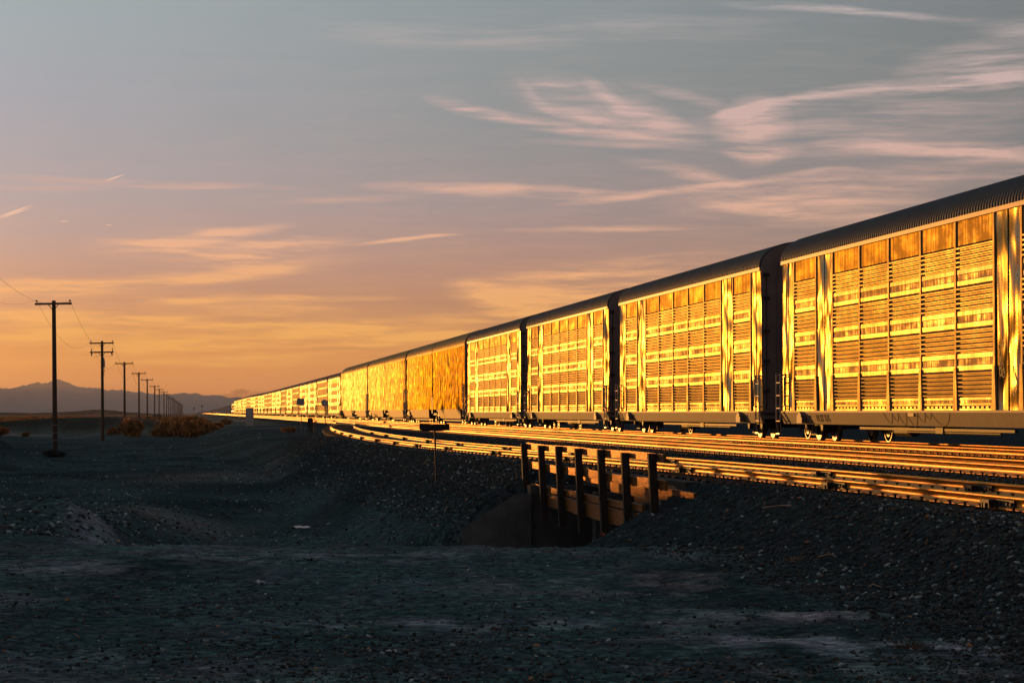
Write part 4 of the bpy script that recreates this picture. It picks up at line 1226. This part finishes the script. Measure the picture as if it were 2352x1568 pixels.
# ------------------------------------------------------------------ litter and oddments
def litter(name, x, yy, label, cat, matn, Y=None, build=None):
    # find where the sight line meets the ground
    if Y is None:
        Y = 14.0
        while Y < 200:
            q = PX(x, yy, Y)
            if q.z < gz(q.x, q.y): break
            Y += .1
    q = PX(x, yy, Y); mb = MB(); build(mb)
    return mb.build(name, M[matn], None, loc=(q.x, q.y, gz(q.x, q.y)), label=label, cat=cat)
def crumple(w, d, h, seed):
    def f(mb):
        rg = random.Random(seed); n = 6; vs = []; fs = []
        for i in range(n+1):
            for j in range(3):
                vs.append((w*(i/n-.5), d*(j/2-.5)+rg.uniform(-.2, .2)*d, .01+h*rg.random()*(.5 if i in (0, n) else 1)))
        for i in range(n):
            for j in range(2): fs.append((i*3+j, i*3+3+j, i*3+4+j, i*3+1+j))
        k = len(vs); mb.add(vs+[(a, b_, c_-.008) for a, b_, c_ in vs], fs+[tuple(q+k for q in reversed(f_)) for f_ in fs])
    return f
litter('paper_scrap', 598, 1340, 'crumpled pale paper scrap on the dirt left of centre', 'litter', 'white', build=crumple(.11, .08, .035, 1))
litter('paper_scrap', 900, 1501, 'flat white paper sliver low in the foreground', 'litter', 'white', build=crumple(.08, .05, .012, 2))
litter('paper_scrap', 1142, 1243, 'pale scrap at the lip of the gully below the wing wall', 'litter', 'white', build=crumple(.14, .1, .04, 3))
litter('paper_scrap', 690, 1213, 'grey sheet of litter lying on the embankment slope', 'litter', 'signface', build=crumple(.5, .3, .06, 4))
litter('paper_scrap', 1122, 1222, 'small pale scrap in the gully left of the paper at its lip', 'litter', 'signface', build=crumple(.16, .12, .05, 5))
litter('paper_scrap', 886, 1024, 'white plastic strip lying on the ballast under the siding', 'litter', 'white', Y=62, build=crumple(.3, .1, .03, 6))
litter('red_plastic_scrap', 1384, 1230, 'bright orange-red plastic scrap on the gravel heap below the guard', 'litter', 'red', build=crumple(.09, .06, .05, 7))
def stick(pts, r):
    def f(mb):
        for a, b_ in zip(pts, pts[1:]): mb.tube(a, b_, r, r*.8, n=6)
    return f
litter('dry_stick', 1795, 1178, 'long thin dry stick lying on the ballast slope below the siding', 'stick', 'drywood', build=stick([(-.24, -.05, .06), (-.02, 0, .085), (.24, .1, .07)], .008))
litter('dry_stick', 1905, 1284, 'short bent twig on the dirt below the long stick', 'stick', 'drywood', build=stick([(-.13, 0, .03), (0, 0, .06), (.03, 0, .045), (.07, 0, .03)], .006))
litter('dry_stick', 2010, 1352, 'crooked twig near the right edge of the dirt pad', 'stick', 'drywood', build=stick([(-.06, .02, .02), (-.03, 0, .05), (.05, -.02, .02)], .006))
def sprig(seed, n, w):
    def f(mb):
        rg = random.Random(seed)
        for k in range(n):
            x = rg.uniform(-w, w); a = (x*.25, rg.uniform(-.005, .005), -.01); b_ = (x+rg.uniform(-.04, .04), a[1]+rg.uniform(-.02, .02), rg.uniform(.02, .07))
            mb.tube(a, b_, .003, .0015, n=4)
            for q in range(5):
                t = rg.random(); p = Vector(a).lerp(Vector(b_), t); s = rg.uniform(.005, .010)
                mb.add([(p.x-s, p.y, p.z), (p.x, p.y-s*.4, p.z+s), (p.x+s, p.y, p.z+s*.3), (p.x, p.y+s*.4, p.z-s)], [(0, 1, 2, 3)])
    return f
litter('dry_weed', 1825, 1290, 'small golden dry weed on the foreground dirt', 'weed', 'drywood', build=sprig(1, 16, .10))
litter('dry_weed', 2085, 1490, 'thin sprawling dry weed low at the right of the foreground', 'weed', 'weed', build=sprig(2, 24, .16))
litter('dry_weed', 1262, 1268, 'tiny dry sprigs on the dirt near the gully lip', 'weed', 'weed', build=sprig(3, 8, .12))
# uncountable twigs and straw
vs_, fs_ = [], []; n = 900
Yt = inv_area(n, 14, 34); Xt = RNG.uniform(-.21, .21, n)*Yt; Zt = ground(Xt, Yt); mb = MB()
for i in range(n):
    a = RNG.uniform(0, 6.28); L_ = RNG.uniform(.012, .05); d_ = Vector((math.cos(a), math.sin(a)*.5, RNG.uniform(.05, .7)))*L_
    p_ = Vector((Xt[i], Yt[i], Zt[i]+.002)); mb.tube(p_, p_+d_, .0022, .001, n=3, caps=False)
mb.build('straw', M['drywood'], kind='stuff', label='bits of dry straw and twig strewn over the dirt')

# ------------------------------------------------------------------ mountains
RID = [(-900, 60), (-700, 80), (-450, 55), (-250, 75), (-120, 50)]
RID = [(x, 947-h) for x, h in RID]
zx = [(0, 925), (60, 943), (160, 940), (200, 918), (270, 905), (350, 906), (400, 928), (435, 912), (480, 893), (520, 910), (600, 935), (710, 950), (735, 938), (760, 950), (800, 945), (840, 958), (900, 962), (980, 972), (1030, 967), (1080, 985), (1160, 990), (1250, 990), (1330, 993), (1400, 1000), (1470, 990), (1520, 973), (1560, 980), (1600, 987), (1640, 982), (1700, 1003), (1740, 998), (1800, 1003), (1840, 1012), (1890, 1008), (1930, 1018), (1990, 1020), (2080, 1030), (2200, 1040), (2500, 1060)]
RID += [(a/3.6415, (1100+b_/2.091)/1.7415) for a, b_ in zx]
RID += [(900, 925), (1300, 930), (1900, 925), (2600, 930), (3400, 925)]
rx = np.array([a for a, _ in RID]); ry = np.array([b_ for _, b_ in RID])
def mountain(name, x0, x1, ytop, Y, depth, label, matn, jag, nx=1100, ny=41, seed=0):
    xs = np.linspace(x0, x1, nx); hh = (947-ytop(xs))*Y/F+ZC
    hh = hh*(1+jag*(fbm(xs*.05, xs*0+.3, 6, seed)+1.0*fbm(xs*.17, xs*0+.7, 5, seed+9)))
    t = np.linspace(-1, 1, ny)
    Xg = ((xs-1176)/F)[None, :]*(Y+0*t[:, None]); Yg = Y+t[:, None]*depth+0*Xg
    pf = (1-np.abs(t))[:, None]
    sp = fbm(Xg/depth*9, Yg/depth*5, 5, seed+3)
    Zg = -6+(hh[None, :]+6)*np.clip(pf**.85+(pf*(1-pf))*4*.42*sp, 0, 1.0)
    V = np.stack([Xg.ravel(), Yg.ravel(), Zg.ravel()], -1); idx = np.arange(nx*ny).reshape(ny, nx)
    Fq = np.stack([idx[:-1, :-1].ravel(), idx[:-1, 1:].ravel(), idx[1:, 1:].ravel(), idx[1:, :-1].ravel()], -1)
    return link(name, np_mesh(name, V, Fq, None, True), M[matn], kind='structure', label=label)
M['rock'] = simple_mat('mountain_rock', (.07, .058, .06), (.12, .10, .10), .004, .95, 3, rnd=False)
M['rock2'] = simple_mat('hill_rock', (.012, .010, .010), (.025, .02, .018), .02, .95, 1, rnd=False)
mountain('mountains', -800, 3300, lambda x: np.interp(x, rx, ry), 14500, 2500, 'long hazy mountain range along the horizon', 'rock', .30, seed=1)
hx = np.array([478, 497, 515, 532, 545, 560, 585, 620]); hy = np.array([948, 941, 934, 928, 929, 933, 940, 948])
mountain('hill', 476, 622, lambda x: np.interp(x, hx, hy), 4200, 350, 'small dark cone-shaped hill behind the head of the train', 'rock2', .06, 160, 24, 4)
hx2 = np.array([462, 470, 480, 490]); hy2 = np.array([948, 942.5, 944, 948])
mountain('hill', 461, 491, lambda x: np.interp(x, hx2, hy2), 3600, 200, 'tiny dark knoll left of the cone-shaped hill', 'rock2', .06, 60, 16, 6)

# ------------------------------------------------------------------ world
w = bpy.data.worlds.new('World'); S.world = w; w.use_nodes = True
nt = w.node_tree; bg = nt.nodes['Background']
SUN_AZ, SUN_EL = -20.5, .9
tc = nd(nt, 'ShaderNodeTexCoord'); sp = nd(nt, 'ShaderNodeSeparateXYZ'); nt.links.new(tc.outputs['Generated'], sp.inputs[0])
az = math_(nt, 'ARCTAN2', sp.outputs[0], sp.outputs[1]); el = math_(nt, 'ARCSINE', sp.outputs[2])
U = math_(nt, 'MULTIPLY', az, F); Wv = math_(nt, 'MULTIPLY', el, F)      # direction, in photograph pixels right of centre / above horizon
t = math_(nt, 'DIVIDE', Wv, 9300.0)
def stops(l): return [(max(0, (947-y))/9300, srgb(*c)) for y, c in l]
UP = [(-1500, (122, 138, 152)), (-4500, (84, 104, 122)), (-8300, (62, 80, 98))]
left = ramp(nt, t, stops([(947, (252, 150, 48)), (880, (245, 150, 58)), (780, (226, 150, 84)), (680, (206, 152, 122)), (560, (191, 164, 156)), (430, (177, 169, 173)), (230, (165, 171, 182)), (20, (160, 176, 182))]+UP)).outputs[0]
mid = ramp(nt, t, stops([(947, (224, 130, 42)), (850, (212, 128, 56)), (730, (182, 130, 98)), (600, (172, 137, 127)), (480, (155, 143, 145)), (330, (138, 144, 148)), (150, (136, 147, 151)), (0, (134, 149, 155))]+UP)).outputs[0]
right = ramp(nt, t, stops([(947, (150, 100, 62)), (800, (160, 118, 90)), (600, (145, 125, 116)), (450, (130, 125, 126)), (330, (118, 125, 130)), (200, (113, 124, 126)), (0, (114, 124, 130))]+UP)).outputs[0]
f1 = math_(nt, 'ADD', math_(nt, 'DIVIDE', U, 1350), 1.0, True); f2 = math_(nt, 'DIVIDE', U, 1150, True)
f1 = math_(nt, 'MULTIPLY', f1, 1.0, True)
sky = mixc(nt, f1, left, mid); sky = mixc(nt, f2, sky, right)
# clouds
uv = nd(nt, 'ShaderNodeCombineXYZ'); nt.links.new(U, uv.inputs[0]); nt.links.new(Wv, uv.inputs[1])
wn = noise(nt, mapping(nt, uv.outputs[0], (1/420, 1/150, 1)), 1, 3, .55)
wsub = nd(nt, 'ShaderNodeVectorMath', operation='SUBTRACT'); nt.links.new(wn.outputs['Color'], wsub.inputs[0]); wsub.inputs[1].default_value = (.5, .5, .5)
wsc = nd(nt, 'ShaderNodeVectorMath', operation='MULTIPLY'); nt.links.new(wsub.outputs[0], wsc.inputs[0]); wsc.inputs[1].default_value = (110, 34, 0)
wuv = nd(nt, 'ShaderNodeVectorMath', operation='ADD'); nt.links.new(uv.outputs[0], wuv.inputs[0]); nt.links.new(wsc.outputs[0], wuv.inputs[1]); wuv = wuv.outputs[0]
CL = [(1830, 28, 190, 11, -4, 1.1), (2020, 44, 240, 9, -4, .8), (1000, 88, 330, 26, -3, .45), (1500, 75, 300, 30, 0, .3),
      (1090, 258, 110, 17, -15, 1.2), (1250, 290, 180, 17, -9, 1.3), (1480, 318, 240, 12, -5, 1.1), (1235, 228, 70, 14, -40, .8), (1330, 268, 130, 18, -18, 1.1), (1500, 292, 190, 15, -5, .9),
      (1395, 222, 70, 18, -38, .9), (1480, 258, 130, 20, -18, .8), (1350, 240, 210, 55, -15, .5), (1480, 338, 260, 10, -2, .6), (1250, 196, 90, 8, 3, .7), (1570, 225, 130, 12, -14, .5),
      (1735, 300, 88, 70, 0, 1.5), (1760, 348, 95, 20, 2, 1.1), (1700, 262, 70, 14, 6, 1.3), (1760, 247, 120, 13, 10, 1.3), (1900, 222, 160, 18, 9, 1.1), (2100, 212, 280, 20, 2, .8), (2290, 198, 150, 20, 5, 1.1), (2240, 160, 180, 50, 8, .8), (2330, 90, 120, 26, -12, .5),
      (2000, 270, 400, 40, 2, .55), (2060, 342, 210, 17, -2, .9), (2260, 360, 200, 20, -3, .9), (2120, 355, 330, 26, -2, .6), (2000, 310, 350, 24, 0, .4),
      (950, 430, 130, 11, -2, 1.1), (1150, 437, 200, 14, -2, 1.4), (1330, 450, 150, 13, -2, 1.3), (1500, 445, 210, 9, 7, 1.3), (1720, 420, 220, 10, 8, 1.2), (820, 455, 160, 9, 4, .6), (1580, 400, 170, 15, -10, .8),
      (1850, 440, 330, 42, 6, .8), (1950, 480, 340, 50, -5, .7), (1420, 522, 260, 8, 1, .7), (1760, 485, 170, 14, -6, .8), (2180, 400, 300, 18, 1, .6),
      (360, 562, 130, 11, -3, 1.3), (480, 548, 190, 17, 8, 1.4), (430, 582, 120, 9, -8, 1.1), (620, 572, 190, 22, 7, 1.2), (560, 600, 170, 18, 18, 1.1), (690, 560, 150, 14, 3, .9), (510, 575, 300, 44, -2, .6), (930, 549, 110, 6, 6, 1.8), (1000, 542, 60, 4, 2, 1.3),
      (1350, 628, 260, 26, 8, 1.0), (1480, 650, 300, 26, 4, .8), (1400, 640, 380, 50, 5, .5), (1165, 680, 110, 18, -14, 1.5), (1190, 695, 160, 40, -12, 1.1), (1320, 690, 260, 30, 2, .6), (1120, 730, 260, 18, 4, .6),
      (200, 655, 280, 22, 3, 1.2), (460, 640, 260, 17, 6, 1.0), (560, 625, 200, 14, 10, .9), (720, 686, 200, 9, 0, 1.3), (450, 692, 120, 10, 8, 1.2), (600, 700, 260, 14, -2, .7), (80, 668, 260, 22, 0, .9),
      (150, 735, 300, 18, 0, 1.3), (420, 745, 320, 15, -3, 1.0), (120, 780, 300, 22, 3, 1.1), (480, 790, 330, 18, 4, 1.0), (820, 760, 300, 18, -2, .9), (760, 805, 300, 16, 6, .8), (1020, 775, 260, 22, -6, .7), (300, 830, 420, 16, 0, .7),
      (350, 765, 800, 90, -2, .55), (900, 780, 520, 60, -3, .45), (300, 425, 380, 9, -1, .8), (480, 432, 240, 5, -1, .7), (100, 440, 200, 8, 2, .4)]
acc = None; base = wuv
for ci, (x, y, a, b_, an, am) in enumerate(CL):
    if ci % 6 == 0 and acc is not None:      # chain the groups so that they are evaluated one after another
        q_ = nd(nt, 'ShaderNodeVectorMath', operation='MULTIPLY_ADD'); nt.links.new(acc, q_.inputs[0]); q_.inputs[1].default_value = (1e-5, 0, 0)
        nt.links.new(wuv, q_.inputs[2]); base = q_.outputs[0]
    g_ = nd(nt, 'ShaderNodeTexGradient', gradient_type='SPHERICAL')
    mp = mapping(nt, base, (a*1.15, b_*1.25, 1), (0, 0, math.radians(an)), (x-1176, 947-y, 0), 'TEXTURE')
    nt.links.new(mp, g_.inputs[0])
    n_ = nd(nt, 'ShaderNodeMath', operation='MULTIPLY_ADD'); nt.links.new(g_.outputs['Fac'], n_.inputs[0]); n_.inputs[1].default_value = am
    if acc is not None: nt.links.new(acc, n_.inputs[2])
    else: n_.inputs[2].default_value = 0
    acc = n_.outputs[0]
st = noise(nt, mapping(nt, wuv, (1/230, 1/17, 1), (0, 0, math.radians(4))), 1, 9, .68)
st2 = noise(nt, mapping(nt, wuv, (1/420, 1/46, 1), (0, 0, math.radians(-6))), 1, 5, .55)
sr = ramp(nt, math_(nt, 'ADD', math_(nt, 'MULTIPLY', st.outputs[0], .6), math_(nt, 'MULTIPLY', st2.outputs[0], .4)), [(.40, (0, 0, 0, 1)), (.60, (1, 1, 1, 1))]).outputs[0]
cloud = math_(nt, 'MULTIPLY', math_(nt, 'POWER', acc, .85), math_(nt, 'ADD', math_(nt, 'MULTIPLY', sr, .95), .14))
veil = math_(nt, 'MULTIPLY', math_(nt, 'POWER', sr, 1.5), .13)
lim = math_(nt, 'SUBTRACT', 1, math_(nt, 'DIVIDE', Wv, 2500), True)
cloud = math_(nt, 'MULTIPLY', math_(nt, 'ADD', cloud, math_(nt, 'MULTIPLY', veil, lim)), 1.0, True)
cc = ramp(nt, t, stops([(947, (240, 155, 65)), (780, (246, 176, 88)), (640, (238, 175, 125)), (540, (232, 180, 150)), (420, (212, 172, 158)), (260, (205, 175, 170)), (0, (185, 178, 178))]+[(-1500, (170, 170, 175))])).outputs[0]
sky = mixc(nt, cloud, sky, cc)
# contrails
for (x, y, a, b_, an) in ((269, 415, 31, 1.3, 19), (43, 495, 54, 1.7, 21), (47, 498, 50, 1.2, 20), (156, 515, 13, .9, 0), (255, 522, 10, .7, 0)):
    g_ = nd(nt, 'ShaderNodeTexGradient', gradient_type='SPHERICAL')
    nt.links.new(mapping(nt, uv.outputs[0], (a, b_*1.5, 1), (0, 0, math.radians(an)), (x-1176, 947-y, 0), 'TEXTURE'), g_.inputs[0])
    sky = mixc(nt, math_(nt, 'MULTIPLY', g_.outputs['Fac'], 1.3, True), sky, srgb(250, 200, 170))
# glow low around the sun (off the left edge)
g_ = nd(nt, 'ShaderNodeTexGradient', gradient_type='QUADRATIC_SPHERE')
nt.links.new(mapping(nt, uv.outputs[0], (1500, 850, 1), (0, 0, 0), (math.radians(SUN_AZ)*F-250, math.radians(SUN_EL)*F, 0), 'TEXTURE'), g_.inputs[0])
sky = mixc(nt, g_.outputs['Fac'], sky, mixc(nt, 1.0, sky, (2.4, 1.2, .35, 1), 'ADD'))
# duller sky behind the camera
back = math_(nt, 'MULTIPLY', math_(nt, 'SUBTRACT', .3, sp.outputs[1]), 1.2, True)
sky = mixc(nt, back, sky, srgb(116, 115, 122))
ns = nd(nt, 'ShaderNodeTexSky', sky_type='NISHITA'); ns.sun_disc = False
ns.sun_elevation = math.radians(SUN_EL); ns.sun_rotation = math.radians(SUN_AZ)
sky = mixc(nt, 1.0, sky, mixc(nt, 1.0, ns.outputs[0], (.004, .004, .004, 1), 'MULTIPLY'), 'ADD')
nt.links.new(sky, bg.inputs[0]); bg.inputs[1].default_value = 1.0
# lower hemisphere is hidden by the ground

# ------------------------------------------------------------------ exhaust smoke over the locomotives
import bmesh
bm = bmesh.new(); rg = random.Random(9)
for k in range(9):
    q = bmesh.ops.create_icosphere(bm, subdivisions=2, radius=1)
    sc = (rg.uniform(4, 9), rg.uniform(5, 12), rg.uniform(.9, 2.0))
    for v_ in q['verts']: v_.co = Vector((v_.co.x*sc[0]+rg.uniform(-.3, .3), v_.co.y*sc[1], v_.co.z*sc[2]))+Vector((-6+k*2.6, 0, 1.2*math.sin(k*1.7)-.12*k))
me = bpy.data.meshes.new('smoke'); bm.to_mesh(me); bm.free()
m = bpy.data.materials.new('exhaust'); m.use_nodes = True; nt = m.node_tree; nt.nodes.remove(nt.nodes['Principled BSDF'])
pv = nd(nt, 'ShaderNodeVolumePrincipled'); pv.inputs['Color'].default_value = (.18, .14, .12, 1); pv.inputs['Density'].default_value = .022
nt.links.new(pv.outputs[0], nt.nodes['Material Output'].inputs['Volume'])
link('smoke', me, m, loc=tuple(PX(572, 908, 1080)), kind='stuff', label='thin dark exhaust smoke drifting above the locomotives')

# ------------------------------------------------------------------ haze
mb = MB(); mb.box(-6000, 9000, -400, 18500, -12, 225)
m = bpy.data.materials.new('air'); m.use_nodes = True; nt = m.node_tree
nt.nodes.remove(nt.nodes['Principled BSDF'])
pv = nd(nt, 'ShaderNodeVolumePrincipled'); pv.inputs['Color'].default_value = (.93, .92, .95, 1); pv.inputs['Anisotropy'].default_value = .25; pv.inputs['Density'].default_value = .000045
nt.links.new(pv.outputs[0], nt.nodes['Material Output'].inputs['Volume'])
mb.build('haze', m, kind='stuff', label='evening haze in the air over the plain')

# ------------------------------------------------------------------ sun, camera, render
sd = bpy.data.lights.new('sun', 'SUN'); sd.energy = 4.0; sd.angle = math.radians(.6); sd.color = (1.0, .41, .075)
so = bpy.data.objects.new('sun', sd); C.objects.link(so)
a_, e_ = math.radians(SUN_AZ), math.radians(SUN_EL)
dirv = Vector((math.sin(a_)*math.cos(e_), math.cos(a_)*math.cos(e_), math.sin(e_)))
so.rotation_euler = dirv.to_track_quat('Z', 'Y').to_euler(); so.location = dirv*60
cd = bpy.data.cameras.new('camera'); co = bpy.data.objects.new('camera', cd); C.objects.link(co)
cd.sensor_width = 36; cd.lens = 36*F/2352; cd.clip_start = .5; cd.clip_end = 60000
co.location = (0, 0, ZC); co.rotation_euler = (math.pi/2+math.atan((HY-784)/F), 0, 0)
S.camera = co
S.render.engine = 'CYCLES'
S.render.resolution_x = 1024; S.render.resolution_y = 682
S.view_settings.view_transform = 'Standard'; S.view_settings.look = 'None'; S.view_settings.exposure = 0; S.view_settings.gamma = 1
S.cycles.max_bounces = 5
